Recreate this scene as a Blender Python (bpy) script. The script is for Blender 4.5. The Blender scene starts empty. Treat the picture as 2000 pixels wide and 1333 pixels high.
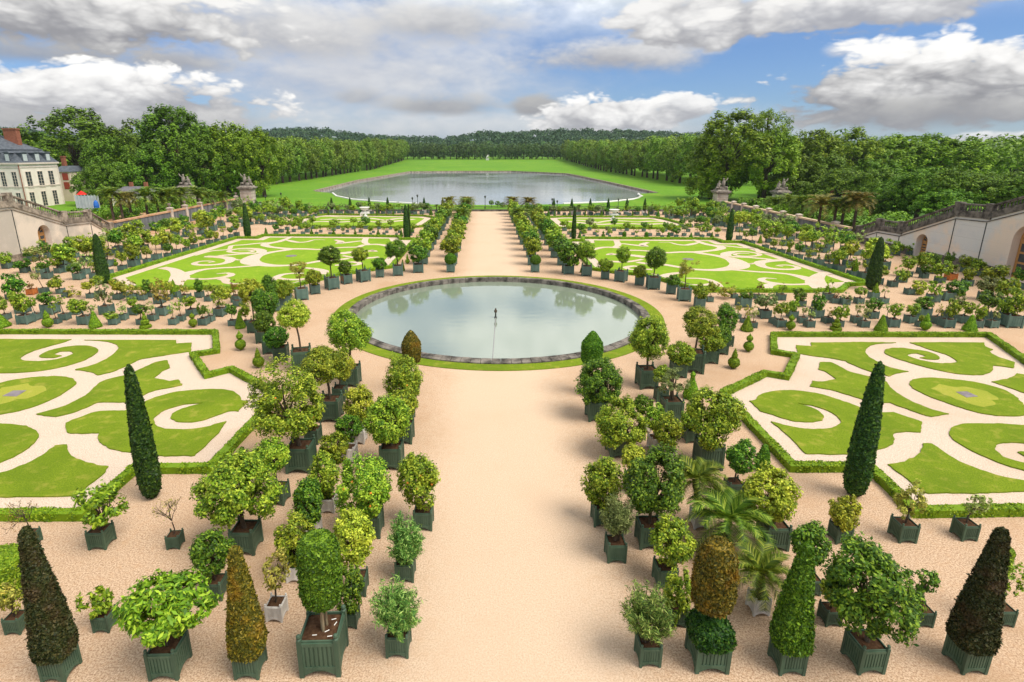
import bpy, bmesh, math, random
import numpy as np
from mathutils import Vector, Matrix, geometry
S = bpy.context.scene
C = S.collection
R = math.radians
# ---------------------------------------------------------------- camera, sky, sun, exposure
H = 15.0                                   # eye height above the lower garden
F, CX, CY = 1087.0, 948.0, 600.0           # measured on the 2000 px wide photograph
TH = math.atan((CY - 297.0) / F)
ST, CT = math.sin(TH), math.cos(TH)
cam = bpy.data.objects.new('camera', bpy.data.cameras.new('camera'))
C.objects.link(cam)
cam.location = (0, 0, H)
cam.rotation_euler = (math.pi / 2 - TH, 0, 0)
cam.data.sensor_width = 36.0
cam.data.lens = F / 2000 * 36
cam.data.shift_x = (1000 - CX) / 2000
cam.data.shift_y = (CY - 666.5) / 2000
cam.data.clip_start = 0.5
cam.data.clip_end = 6000
S.camera = cam
S.view_settings.view_transform = 'Standard'
S.view_settings.look = 'None'
S.view_settings.gamma = 1
S.view_settings.exposure = 0.56
S.cycles.max_bounces = 6
S.cycles.transparent_max_bounces = 6
SUN_EL, SUN_AZ = R(58), R(118)             # azimuth clockwise from +Y (the view axis)
sl = bpy.data.lights.new('sun', 'SUN')
sl.energy = 3.0
sl.angle = R(34)
sl.color = (1.0, 0.93, 0.82)
sun = bpy.data.objects.new('sun', sl)
C.objects.link(sun)
sd = Vector((math.sin(SUN_AZ) * math.cos(SUN_EL), math.cos(SUN_AZ) * math.cos(SUN_EL), math.sin(SUN_EL)))
sun.rotation_euler = sd.to_track_quat('Z', 'Y').to_euler()
sun.location = (30, -30, 60)

def ray(u, v):
    x, y = (u - CX) / F, -(v - CY) / F
    return Vector((x, CT + y * ST, -ST + y * CT))
def G(u, v, z=0.0):                        # the point at height z on the line of sight
    d = ray(u, v); t = (z - H) / d.z
    return Vector((d.x * t, d.y * t, z))
def PX(u, v, X):
    d = ray(u, v); t = X / d.x
    return Vector((X, d.y * t, H + d.z * t))
def PY(u, v, Y):
    d = ray(u, v); t = Y / d.y
    return Vector((d.x * t, Y, H + d.z * t))
def depth(p):
    return p[1] * CT + (H - p[2]) * ST

w = bpy.data.worlds.new('World'); S.world = w; w.use_nodes = True
nt = w.node_tree; nt.nodes.clear()
class NB:                                   # a small node-tree builder
    def __init__(s, nt): s.nt = nt
    def n(s, t, **k):
        o = s.nt.nodes.new(t)
        for a, b in k.items(): setattr(o, a, b)
        return o
    def put(s, sock, v):
        if isinstance(v, bpy.types.NodeSocket): s.nt.links.new(v, sock)
        else: sock.default_value = v
    def m(s, op, a, b=0.0, c=0.0, clamp=False):
        o = s.n('ShaderNodeMath', operation=op, use_clamp=clamp)
        s.put(o.inputs[0], a); s.put(o.inputs[1], b); s.put(o.inputs[2], c)
        return o.outputs[0]
    def mix(s, f, a, b, bt='MIX'):
        o = s.n('ShaderNodeMix', data_type='RGBA', blend_type=bt)
        s.put(o.inputs[0], f); s.put(o.inputs[6], a); s.put(o.inputs[7], b)
        return o.outputs[2]
    def noise(s, vec, scale, detail=4, rough=.55, dist=0.0):
        o = s.n('ShaderNodeTexNoise')
        if vec is not None: s.put(o.inputs['Vector'], vec)
        o.inputs['Scale'].default_value = scale; o.inputs['Detail'].default_value = detail
        o.inputs['Roughness'].default_value = rough; o.inputs['Distortion'].default_value = dist
        return o.outputs[0]
    def sm(s, x, a, b):                     # smooth step
        o = s.n('ShaderNodeMapRange', interpolation_type='SMOOTHSTEP')
        s.put(o.inputs[0], x); o.inputs[1].default_value = a; o.inputs[2].default_value = b
        o.inputs[3].default_value = 0; o.inputs[4].default_value = 1
        return o.outputs[0]
b = NB(nt)
sky = b.n('ShaderNodeTexSky', sky_type='NISHITA', sun_disc=False)
sky.sun_elevation = SUN_EL; sky.sun_rotation = SUN_AZ
sky.air_density = 1.0; sky.dust_density = 0.6; sky.ozone_density = 3.0
tc = b.n('ShaderNodeTexCoord').outputs['Generated']
sp = b.n('ShaderNodeSeparateXYZ'); b.put(sp.inputs[0], tc)
az = b.m('ARCTAN2', sp.outputs[0], sp.outputs[1])
el = b.m('ARCSINE', sp.outputs[2])
st = b.n('ShaderNodeCombineXYZ'); b.put(st.inputs[0], az); b.put(st.inputs[1], b.m('MULTIPLY', el, 2.2)); st.inputs[2].default_value = 3.7
st = st.outputs[0]
n1 = b.m('SUBTRACT', b.noise(st, 5.5, 9, .56), .5)
n2 = b.m('SUBTRACT', b.noise(st, 17.0, 7, .6), .5)
vw = b.n('ShaderNodeVectorMath', operation='ADD'); b.put(vw.inputs[0], st)
wv = b.n('ShaderNodeTexNoise'); b.put(wv.inputs['Vector'], st); wv.inputs['Scale'].default_value = 9; wv.inputs['Detail'].default_value = 4
ws = b.n('ShaderNodeVectorMath', operation='SCALE'); b.put(ws.inputs[0], wv.outputs['Color']); ws.inputs['Scale'].default_value = .10
b.put(vw.inputs[1], ws.outputs[0])
def billow(sc):
    o = b.n('ShaderNodeTexVoronoi', feature='F1'); b.put(o.inputs['Vector'], vw.outputs[0]); o.inputs['Scale'].default_value = sc
    o.inputs['Detail'].default_value = 2; o.inputs['Roughness'].default_value = .55; o.inputs['Lacunarity'].default_value = 2.3
    return b.m('MULTIPLY', b.m('SUBTRACT', .90, o.outputs['Distance']), .62)
bl = billow(13.0)
n3 = b.m('SUBTRACT', b.noise(st, 2.4, 5, .55, .6), .5)
col = b.mix(1.0, sky.outputs[0], (0.55, 0.70, 0.95, 1), 'MULTIPLY')
K = 9.0                                     # sky radiance scale: background strength is 0.1
def grey(g, t=(1, 1, 1)): return (g * K * t[0], g * K * t[1], g * K * t[2], 1)
# high cloud over the whole sky, mostly above the frame
hi = b.sm(b.m('ADD', n3, b.m('MULTIPLY', n1, .5)), -.22, .06)
hi = b.m('MULTIPLY', hi, b.sm(el, .15, .26))
hc = b.mix(b.sm(n2, -.25, .3), grey(.80, (.95, 1.0, .98)), grey(1.3, (1, .995, .95)))
col = b.mix(b.m('MULTIPLY', hi, .9), col, hc)
def angles(u, v):
    d = ray(u, v).normalized()
    return math.atan2(d.x, d.y), math.asin(d.z)
# (centre u, v, half width, half height, opacity, dark, light, softness, edge noise)
CLOUDS = [
 (690, 150, 672, 190, 0.8625, 0.502, 0.717, 1.1, 0.5),
 (1000, 255, 1080, 60, 0.6325, 0.502, 0.717, 1, 0.4),
 (560, 60, 320, 85, 0.9, 0.378, 0.734, 0.9, 1),
 (860, 40, 190, 60, 0.85, 0.348, 0.683, 0.9, 1.1),
 (130, 30, 430, 112, 1, 0.292, 0.837, 0.6, 1),
 (60, 100, 300, 40, 0.8, 0.288, 0.512, 0.9, 0.9),
 (340, 118, 170, 44, 0.85, 0.317, 0.615, 0.8, 1),
 (225, 200, 360, 80, 1, 0.361, 0.922, 0.4, 1.1),
 (90, 248, 300, 46, 0.95, 0.272, 0.478, 0.8, 0.8),
 (400, 235, 170, 34, 0.8, 0.348, 0.598, 0.8, 0.9),
 (860, 208, 140, 26, 0.85, 0.272, 0.478, 0.8, 1.1),
 (700, 190, 60, 22, 0.6, 0.317, 0.495, 0.8, 1.1),
 (1200, 112, 210, 52, 0.95, 0.378, 0.752, 0.7, 1.2),
 (1370, 40, 200, 68, 0.97, 0.348, 0.82, 0.6, 1.2),
 (1680, 20, 320, 56, 0.95, 0.389, 0.837, 0.6, 1.1),
 (1640, 102, 42, 20, 0.6, 0.529, 0.811, 0.8, 1.2),
 (1045, 208, 60, 26, 0.95, 0.257, 0.427, 0.7, 1),
 (1185, 228, 130, 42, 1, 0.348, 0.922, 0.45, 1.1),
 (1335, 212, 60, 34, 0.95, 0.383, 0.888, 0.5, 1.1),
 (1790, 178, 360, 100, 1, 0.25, 0.905, 0.45, 1),
 (1800, 225, 320, 46, 0.95, 0.25, 0.427, 0.8, 0.8),
 (1960, 276, 170, 22, 0.9, 0.383, 0.82, 0.6, 1.1),
]
for (u, v, ru, rv, op, dk, lt, soft, en) in CLOUDS:
    a0, e0 = angles(u, v)
    a1, _ = angles(u + ru, v); a2, _ = angles(u - ru, v); ra = (a1 - a2) / 2
    _, e1 = angles(u, v - rv); _, e2 = angles(u, v + rv); re = (e1 - e2) / 2
    dx = b.m('DIVIDE', b.m('SUBTRACT', az, a0), ra)
    dy = b.m('DIVIDE', b.m('SUBTRACT', el, e0), re)
    low = b.m('MULTIPLY', b.m('MINIMUM', dy, 0.0), 1.25)      # flatter undersides
    r = b.m('SQRT', b.m('ADD', b.m('POWER', b.m('ABSOLUTE', dx), 2.0), b.m('ADD', b.m('POWER', b.m('MAXIMUM', dy, 0.0), 2.0), b.m('POWER', b.m('ABSOLUTE', low), 2.0))))
    puff = 1.0 if soft < .65 else .35
    dens = b.m('ADD', b.m('SUBTRACT', 1.14, r), b.m('ADD', b.m('MULTIPLY', n1, 1.3 * en), b.m('ADD', b.m('MULTIPLY', n2, .6 * en), b.m('MULTIPLY', bl, 1.15 * puff))))
    al = b.m('MULTIPLY', b.sm(dens, .02, .02 + soft * (.62 if soft < .65 else 1)), op)
    sh = b.m('ADD', b.m('MULTIPLY', dy, .62), b.m('ADD', b.m('MULTIPLY', n1, 1.3), b.m('ADD', b.m('MULTIPLY', n2, .7), b.m('MULTIPLY', bl, 1.25 * puff))))
    cc = b.mix(b.sm(sh, -.55, .6), grey(dk, (.97, .97, 1.03)), grey(lt, (1, .985, .96)))
    col = b.mix(al, col, cc)
# below the horizon: dull earth, so that the sky stays a sky
col = b.mix(b.sm(el, -.02, -.005), grey(.12, (.8, 1, .6)), col)
nt.nodes[-1]
bg = b.n('ShaderNodeBackground'); b.put(bg.inputs[0], col); bg.inputs[1].default_value = 0.088
wo = b.n('ShaderNodeOutputWorld'); nt.links.new(bg.outputs[0], wo.inputs[0])

# ---------------------------------------------------------------- tagging and mesh helpers
def tag(o, label=None, cat=None, group=None, kind=None):
    if label: o['label'] = label
    if cat: o['category'] = cat
    if group: o['group'] = group
    if kind: o['kind'] = kind
    return o
def empty(name, loc, rz=0.0):
    o = bpy.data.objects.new(name, None); C.objects.link(o)
    o.location = loc; o.rotation_euler = (0, 0, rz); o.empty_display_size = .2
    return o
def np_mesh(name, V, Q, mats, T=None, smooth=False, midx=None):
    V = np.asarray(V, dtype=np.float32).reshape(-1, 3)
    Q = np.asarray(Q, dtype=np.int32).reshape(-1, 4) if Q is not None and len(Q) else np.zeros((0, 4), np.int32)
    T = np.asarray(T, dtype=np.int32).reshape(-1, 3) if T is not None and len(T) else np.zeros((0, 3), np.int32)
    me = bpy.data.meshes.new(name)
    me.vertices.add(len(V)); me.vertices.foreach_set('co', V.ravel())
    nl = Q.size + T.size; npol = len(Q) + len(T)
    me.loops.add(nl); me.loops.foreach_set('vertex_index', np.concatenate([Q.ravel(), T.ravel()]))
    me.polygons.add(npol)
    ls = np.concatenate([np.arange(len(Q)) * 4, Q.size + np.arange(len(T)) * 3]).astype(np.int32)
    me.polygons.foreach_set('loop_start', ls)
    if midx is not None: me.polygons.foreach_set('material_index', np.asarray(midx, np.int32))
    me.polygons.foreach_set('use_smooth', np.full(npol, smooth))
    me.update(calc_edges=True)
    for m in (mats if isinstance(mats, (list, tuple)) else [mats]): me.materials.append(m)
    return me
def link(name, me, parent=None, loc=(0, 0, 0), scale=None, rz=0.0, mat=None):
    o = bpy.data.objects.new(name, me); C.objects.link(o)
    o.parent = parent; o.location = loc; o.rotation_euler = (0, 0, rz)
    if scale is not None: o.scale = scale if hasattr(scale, '__len__') else (scale,) * 3
    if mat is not None:
        o.material_slots[0].link = 'OBJECT'; o.material_slots[0].material = mat
    return o
class MB:                                   # collects boxes, tubes and lathes into ONE mesh
    def __init__(s): s.V = []; s.F = []
    def add(s, vs, fs):
        k = len(s.V); s.V += [tuple(v) for v in vs]; s.F += [tuple(i + k for i in f) for f in fs]
    def box(s, x0, x1, y0, y1, z0, z1, top=None):
        t = top or (0, 0)
        v = [(x0, y0, z0), (x1, y0, z0), (x1, y1, z0), (x0, y1, z0),
             (x0 + t[0], y0 + t[1], z1), (x1 - t[0], y0 + t[1], z1), (x1 - t[0], y1 - t[1], z1), (x0 + t[0], y1 - t[1], z1)]
        s.add(v, [(3, 2, 1, 0), (4, 5, 6, 7), (0, 1, 5, 4), (1, 2, 6, 5), (2, 3, 7, 6), (3, 0, 4, 7)])
    def lathe(s, prof, n=12, c=(0, 0, 0), sq=False):
        k = len(s.V)
        for r, z in prof:
            for i in range(n):
                a = 2 * math.pi * (i + (.5 if sq else 0)) / n
                s.V.append((c[0] + r * math.cos(a), c[1] + r * math.sin(a), c[2] + z))
        for j in range(len(prof) - 1):
            for i in range(n):
                i2 = (i + 1) % n
                s.F.append((k + j * n + i, k + j * n + i2, k + (j + 1) * n + i2, k + (j + 1) * n + i))
        s.F.append(tuple(k + i for i in reversed(range(n))))
        s.F.append(tuple(k + (len(prof) - 1) * n + i for i in range(n)))
    def tube(s, pts, rad, n=6):
        k = len(s.V); m = len(pts)
        for j, p in enumerate(pts):
            p = Vector(p); q0 = Vector(pts[max(j - 1, 0)]); q1 = Vector(pts[min(j + 1, m - 1)])
            t = (q1 - q0).normalized() if (q1 - q0).length > 1e-6 else Vector((0, 0, 1))
            a = t.cross(Vector((0.31, 0.95, 0.12))).normalized(); c = t.cross(a)
            r = rad[j] if hasattr(rad, '__len__') else rad
            for i in range(n):
                w_ = 2 * math.pi * i / n
                s.V.append(tuple(p + a * (r * math.cos(w_)) + c * (r * math.sin(w_))))
        for j in range(m - 1):
            for i in range(n):
                i2 = (i + 1) % n
                s.F.append((k + j * n + i, k + j * n + i2, k + (j + 1) * n + i2, k + (j + 1) * n + i))
        s.F.append(tuple(k + (m - 1) * n + i for i in range(n)))
        s.F.append(tuple(k + i for i in reversed(range(n))))
    def prism(s, poly, axis, d0, d1):       # polygon in the plane across `axis`, extruded from d0 to d1
        n = len(poly)
        def P(p, d): return {'x': (d, p[0], p[1]), 'y': (p[0], d, p[1]), 'z': (p[0], p[1], d)}[axis]
        s.add([P(p, d0) for p in poly] + [P(p, d1) for p in poly],
              [tuple(range(n)), tuple(range(2 * n - 1, n - 1, -1))] + [(i, i + n, (i + 1) % n + n, (i + 1) % n) for i in range(n)])
    def mesh(s, name, mats, smooth=False):
        me = bpy.data.meshes.new(name); me.from_pydata(s.V, [], s.F)
        bm = bmesh.new(); bm.from_mesh(me); bmesh.ops.recalc_face_normals(bm, faces=bm.faces); bm.to_mesh(me); bm.free()
        for m in (mats if isinstance(mats, (list, tuple)) else [mats]): me.materials.append(m)
        if smooth:
            for p in me.polygons: p.use_smooth = True
        return me
    def build(s, name, mats, parent=None, loc=(0, 0, 0), smooth=False, rz=0.0):
        return link(name, s.mesh(name, mats, smooth), parent, loc, rz=rz)

# ---------------------------------------------------------------- materials
def new_mat(name):
    m = bpy.data.materials.new(name); m.use_nodes = True
    m.node_tree.nodes.clear(); return m, NB(m.node_tree)
def out(b, sh):
    o = b.n('ShaderNodeOutputMaterial'); b.nt.links.new(sh, o.inputs[0])
def pbsdf(b, col, rough=.8, spec=.3, normal=None):
    p = b.n('ShaderNodeBsdfPrincipled')
    b.put(p.inputs['Base Color'], col); b.put(p.inputs['Roughness'], rough)
    p.inputs['Specular IOR Level'].default_value = spec
    if normal is not None: b.put(p.inputs['Normal'], normal)
    return p.outputs[0]
def ramp(b, f, stops):
    r = b.n('ShaderNodeValToRGB'); e = r.color_ramp.elements
    while len(e) < len(stops): e.new(.5)
    for x, (p, c) in zip(e, stops): x.position = p; x.color = (*c, 1)
    b.put(r.inputs[0], f); return r.outputs[0]
def bump(b, h, strength=.4, dist=.05):
    o = b.n('ShaderNodeBump'); o.inputs['Strength'].default_value = strength; o.inputs['Distance'].default_value = dist
    b.put(o.inputs['Height'], h); return o.outputs[0]
def leaf_mat(name, dark, mid, light, trans=.14, rough=.5, spec=.2, hue=.04, patch=None):
    m, b = new_mat(name)
    g = b.n('ShaderNodeNewGeometry'); oi = b.n('ShaderNodeObjectInfo')
    f = g.outputs['Random Per Island']
    c = ramp(b, f, [(0.05, tuple(x * .75 for x in dark)), (.35, tuple((x * .55 + y * .45) * .9 for x, y in zip(dark, mid))), (.68, mid), (.97, light)])
    if patch is not None:                   # clumps of young or dry growth
        tcn = b.n('ShaderNodeTexCoord').outputs['Object']
        c = b.mix(b.m('MULTIPLY', b.sm(b.noise(tcn, patch[1], 3), .48, .68), patch[2]), c, (*patch[0], 1))
    hs = b.n('ShaderNodeHueSaturation'); b.put(hs.inputs['Color'], c)
    b.put(hs.inputs['Hue'], b.m('ADD', .5 - hue / 2, b.m('MULTIPLY', oi.outputs['Random'], hue)))
    b.put(hs.inputs['Value'], b.m('ADD', .82, b.m('MULTIPLY', oi.outputs['Random'], .36)))
    c = hs.outputs[0]
    p = pbsdf(b, c, rough, spec)
    t = b.n('ShaderNodeBsdfTranslucent'); b.put(t.inputs[0], b.mix(1.0, c, (1.15, 1.1, .5, 1), 'MULTIPLY'))
    x = b.n('ShaderNodeMixShader'); x.inputs[0].default_value = trans
    b.nt.links.new(p, x.inputs[1]); b.nt.links.new(t.outputs[0], x.inputs[2]); out(b, x.outputs[0]); return m
def flat_mat(name, c1, c2, scale=6.0, rough=.75, spec=.3, rnd=.0, bmp=0.0, stretch=None):
    m, b = new_mat(name)
    t = b.n('ShaderNodeTexCoord').outputs['Object']
    if stretch:
        mp = b.n('ShaderNodeMapping'); b.put(mp.inputs[0], t); mp.inputs['Scale'].default_value = stretch; t = mp.outputs[0]
    n = b.noise(t, scale, 6, .6)
    c = b.mix(b.sm(n, .3, .7), (*c1, 1), (*c2, 1))
    if rnd:
        oi = b.n('ShaderNodeObjectInfo'); hs = b.n('ShaderNodeHueSaturation'); b.put(hs.inputs['Color'], c)
        b.put(hs.inputs['Value'], b.m('ADD', 1 - rnd / 2, b.m('MULTIPLY', oi.outputs['Random'], rnd))); c = hs.outputs[0]
    out(b, pbsdf(b, c, rough, spec, bump(b, n, bmp, .03) if bmp else None)); return m
M = {}
M['citrus'] = leaf_mat('citrus_leaves', (0.055, 0.125, 0.008), (0.200, 0.320, 0.014), (0.500, 0.580, 0.055), patch=((0.567, 0.621, 0.041), 2.2, .4))
M['citrus_dark'] = leaf_mat('dark_glossy_leaves', (0.026, 0.090, 0.008), (0.095, 0.215, 0.012), (0.250, 0.400, 0.030))
M['citrus_yellow'] = leaf_mat('yellow_green_leaves', (0.130, 0.200, 0.012), (0.360, 0.440, 0.025), (0.660, 0.680, 0.070), patch=((0.690, 0.644, 0.057), 2.0, .4))
M['laurel'] = leaf_mat('laurel_leaves', (0.060, 0.165, 0.008), (0.190, 0.360, 0.014), (0.400, 0.560, 0.040))
M['olive'] = leaf_mat('olive_leaves', (0.088, 0.127, 0.039), (0.209, 0.264, 0.077), (0.396, 0.440, 0.165), trans=.2)
M['oleander'] = leaf_mat('oleander_leaves', (0.052, 0.137, 0.023), (0.176, 0.312, 0.052), (0.442, 0.546, 0.143), trans=.14)
M['dry'] = leaf_mat('sparse_dry_leaves', (0.176, 0.165, 0.028), (0.352, 0.341, 0.055), (0.550, 0.440, 0.077), trans=.16)
M['pale'] = leaf_mat('pale_leaves', (0.176, 0.264, 0.055), (0.363, 0.462, 0.121), (0.638, 0.660, 0.264), trans=.16)
M['red'] = leaf_mat('reddish_leaves', (.13, .06, .02), (.25, .13, .03), (.3, .28, .05), trans=.14)
M['yew'] = leaf_mat('yew_foliage', (0.030, 0.094, 0.007), (0.088, 0.206, 0.010), (0.200, 0.362, 0.022), trans=.15, hue=.03)
M['yew_light'] = leaf_mat('light_yew_foliage', (0.083, 0.187, 0.009), (0.198, 0.352, 0.013), (0.374, 0.506, 0.033), trans=.2, hue=.03)
M['yew_bronze'] = leaf_mat('bronze_yew_foliage', (0.052, 0.057, 0.007), (0.144, 0.132, 0.014), (0.322, 0.230, 0.023), trans=.15, patch=((0.310, 0.161, 0.014), 1.6, .65), hue=.02)
M['yew_red'] = leaf_mat('dark_red_foliage', (.018, .030, .008), (.045, .055, .014), (.085, .075, .025), trans=.1, patch=((.085, .040, .02), 1.1, .6), hue=.02)
M['cypress'] = leaf_mat('cypress_foliage', (.010, .036, .006), (.028, .080, .008), (.08, .15, .014), trans=.1, hue=.02)
M['box'] = leaf_mat('box_hedge_leaves', (.09, .20, .006), (.21, .37, .008), (.40, .54, .025), trans=.2, hue=.02)
M['palm'] = leaf_mat('palm_fronds', (0.050, 0.105, 0.010), (0.150, 0.235, 0.018), (0.330, 0.380, 0.050), trans=.16, hue=.03)
M['palm_dry'] = leaf_mat('old_palm_fronds', (0.100, 0.100, 0.018), (0.200, 0.190, 0.035), (0.360, 0.260, 0.060), trans=.14, hue=.03)
M['plane'] = leaf_mat('plane_tree_leaves', (0.100, 0.200, 0.010), (0.190, 0.320, 0.012), (0.300, 0.420, 0.025), trans=.16, patch=((0.416, 0.572, 0.026), .12, .5), hue=.03)
M['park'] = leaf_mat('park_tree_leaves', (0.070, 0.145, 0.008), (0.115, 0.220, 0.010), (0.190, 0.310, 0.018), trans=.14, patch=((0.275, 0.435, 0.020), .1, .5), hue=.03)
M['linden'] = leaf_mat('linden_leaves', (0.065, 0.150, 0.007), (0.115, 0.240, 0.010), (0.260, 0.400, 0.025), trans=.16, hue=.03)
M['avenue'] = leaf_mat('avenue_tree_leaves', (0.110, 0.190, 0.016), (0.175, 0.290, 0.020), (0.270, 0.380, 0.035), trans=.16, hue=.03)
M['wood'] = leaf_mat('distant_wood_leaves', (0.026, 0.078, 0.034), (0.050, 0.118, 0.046), (0.090, 0.170, 0.055), trans=.2, hue=.02)  # the blue of distant haze is mixed into these leaf colours
M['far_row'] = leaf_mat('far_tree_leaves', (.05, .105, .022), (.085, .165, .03), (.15, .24, .04), trans=.16, hue=.02)
M['bark'] = flat_mat('bark', (.045, .032, .022), (.11, .085, .06), 9, .9, .1, .3, .5, (1, 1, .25))
M['bark_pale'] = flat_mat('pale_bark', (.16, .12, .07), (.30, .24, .15), 9, .9, .1, 0, .5, (1, 1, .25))
M['soil'] = flat_mat('soil', (.045, .022, .012), (.10, .055, .03), 9, 1, .05, 0, .6)
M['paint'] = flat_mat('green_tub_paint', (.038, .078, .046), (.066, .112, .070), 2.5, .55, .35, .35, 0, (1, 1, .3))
M['paint_far'] = flat_mat('weathered_hazy_green_paint', (.060, .115, .095), (.105, .175, .145), 2.5, .55, .35, .4, 0, (1, 1, .3))  # paler and bluer for farther tubs: weathering plus distance haze in the colour
M['paint_white'] = flat_mat('white_tub_paint', (.50, .47, .43), (.70, .67, .62), 3, .6, .3, .1, 0, (1, 1, .3))
M['terracotta'] = flat_mat('terracotta', (.42, .13, .03), (.55, .2, .06), 5, .8, .2)
M['orange'] = flat_mat('orange_peel', (.75, .22, .02), (.8, .3, .03), 5, .5, .4)
M['metal'] = flat_mat('dark_metal', (.02, .025, .022), (.04, .045, .04), 5, .5, .5)
M['white'] = flat_mat('white_stone', (.62, .60, .56), (.75, .74, .7), 4, .7, .3)
# ---------------------------------------------------------------- ground, lawns, water
def gravel(name, c1, c2, c3, straw=.5, stain=(.30, .21, .11), stain_amt=.35, tread=None):
    m, b = new_mat(name)
    t = b.n('ShaderNodeTexCoord').outputs['Object']
    fine = b.noise(t, 17, 5, .85); mid = b.noise(t, 3.1, 6, .75); big = b.noise(t, .13, 6, .62)
    c = ramp(b, fine, [(.30, tuple(x * .62 for x in c1)), (.43, c1), (.54, c2), (.68, tuple(min(1, x * 1.18) for x in c2))])
    c = b.mix(b.m('MULTIPLY', b.sm(mid, .45, .72), straw * .8), c, (*c3, 1))
    mp = b.n('ShaderNodeMapping'); b.put(mp.inputs[0], t); mp.inputs['Rotation'].default_value = (0, 0, .5); mp.inputs['Scale'].default_value = (1, 3.5, 1)
    st2 = b.noise(mp.outputs[0], 2.2, 8, .88)
    c = b.mix(b.m('MULTIPLY', b.sm(st2, .56, .68), straw), c, (c3[0] * .6, c3[1] * .5, c3[2] * .42, 1))
    mp = b.n('ShaderNodeMapping'); b.put(mp.inputs[0], t); mp.inputs['Rotation'].default_value = (0, 0, -.7); mp.inputs['Scale'].default_value = (1, 4, 1)
    st3 = b.noise(mp.outputs[0], 2.7, 8, .88)
    c = b.mix(b.m('MULTIPLY', b.sm(st3, .58, .70), straw * .9), c, (min(1, c2[0] * 1.15), c2[1] * 1.1, c2[2] * .95, 1))
    c = b.mix(b.m('MULTIPLY', b.sm(big, .47, .66), stain_amt), c, (*stain, 1))
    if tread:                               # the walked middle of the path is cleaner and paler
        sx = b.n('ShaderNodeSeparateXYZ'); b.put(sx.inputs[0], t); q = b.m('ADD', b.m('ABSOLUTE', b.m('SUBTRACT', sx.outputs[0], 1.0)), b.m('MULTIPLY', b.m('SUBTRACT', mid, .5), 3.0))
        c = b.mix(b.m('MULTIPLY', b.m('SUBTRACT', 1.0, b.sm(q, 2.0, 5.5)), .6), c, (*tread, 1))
    out(b, pbsdf(b, c, .95, .08, bump(b, fine, .7, .04))); return m
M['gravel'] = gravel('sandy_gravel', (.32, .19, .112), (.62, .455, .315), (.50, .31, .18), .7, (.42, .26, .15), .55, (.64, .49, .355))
M['pale_gravel'] = gravel('pale_parterre_gravel', (.45, .34, .255), (.66, .54, .435), (.53, .40, .29), .4, (.50, .365, .26), .5)
def grass(name, c1, c2, c3, dry=.35, scale=1.0):
    m, b = new_mat(name)
    t = b.n('ShaderNodeTexCoord').outputs['Object']
    fine = b.noise(t, 14 * scale, 5, .75); mid = b.noise(t, 1.3 * scale, 6, .65); big = b.noise(t, .25 * scale, 4, .6)
    c = b.mix(b.sm(fine, .3, .7), (*c1, 1), (*c2, 1))
    c = b.mix(b.m('MULTIPLY', b.sm(mid, .5, .72), dry), c, (*c3, 1))
    c = b.mix(b.m('MULTIPLY', b.sm(big, .42, .66), .45), c, (c1[0] * .9, c1[1] * .95, c1[2], 1))
    out(b, pbsdf(b, c, .9, .12, bump(b, fine, .8, .05))); return m
M['grass'] = grass('short_grass', (.095, .155, .005), (.215, .285, .014), (.34, .31, .05), .75)
M['grass_bright'] = grass('bright_grass', (.14, .26, .008), (.25, .375, .018), (.36, .39, .05), .6)
M['far_grass'] = grass('far_lawn_grass', (.075, .205, .012), (.155, .290, .016), (.22, .31, .03), .6, .07)
M['under'] = grass('rough_grass', (.04, .10, .012), (.06, .13, .018), (.08, .14, .02), .3, .05)

def smooth(P, closed=True, step=.5, corner=50):
    P = [Vector((p[0], p[1])) for p in P]; n = len(P); res = []
    def is_corner(i):
        if not closed and i in (0, n - 1): return True
        a = P[i] - P[i - 1]; c = P[(i + 1) % n] - P[i]
        if a.length < 1e-6 or c.length < 1e-6: return True
        return math.degrees(a.angle(c)) > corner
    for i in range(n if closed else n - 1):
        p0, p1, p2, p3 = P[i - 1] if (closed or i) else P[0], P[i], P[(i + 1) % n], P[(i + 2) % n] if (closed or i + 2 < n) else P[-1]
        t1 = (p2 - p1) * .5 if is_corner(i) else (p2 - p0) * .5
        t2 = (p2 - p1) * .5 if is_corner((i + 1) % n) else (p3 - p1) * .5
        L = (p2 - p1).length
        lim = L
        if t1.length > lim: t1 = t1 * (lim / t1.length)
        if t2.length > lim: t2 = t2 * (lim / t2.length)
        k = max(1, min(8, int(L / step)))
        for j in range(k):
            t = j / k; h = (2 * t**3 - 3 * t**2 + 1, t**3 - 2 * t**2 + t, -2 * t**3 + 3 * t**2, t**3 - t**2)
            res.append(p1 * h[0] + t1 * h[1] + p2 * h[2] + t2 * h[3])
    if not closed: res.append(P[-1])
    return res
def slab(name, loops, z0, z1, mat, kind='structure', label=None):   # a flat sheet with holes and a real edge
    loops = [[Vector((p[0], p[1], 0)) for p in L] for L in loops]
    flat = [p for L in loops for p in L]
    tri = geometry.tessellate_polygon(loops)
    mb = MB(); n = len(flat)
    V = [(p.x, p.y, z1) for p in flat]; Fs = []
    for a, b_, c in tri:
        nz = (flat[b_] - flat[a]).cross(flat[c] - flat[a]).z
        Fs.append((a, b_, c) if nz > 0 else (a, c, b_))
    if z0 < z1:
        V += [(p.x, p.y, z0) for p in flat]; k = 0
        for L in loops:
            m_ = len(L)
            for i in range(m_): Fs.append((k + i, k + (i + 1) % m_, n + k + (i + 1) % m_, n + k + i))
            k += m_
    me = bpy.data.meshes.new(name); me.from_pydata(V, [], Fs); me.materials.append(mat)
    o = link(name, me); tag(o, label, None, None, kind); return o
def circle(c, r, n=96): return [Vector((c[0] + r * math.cos(2 * math.pi * i / n), c[1] + r * math.sin(2 * math.pi * i / n), 0)) for i in range(n)]

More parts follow.
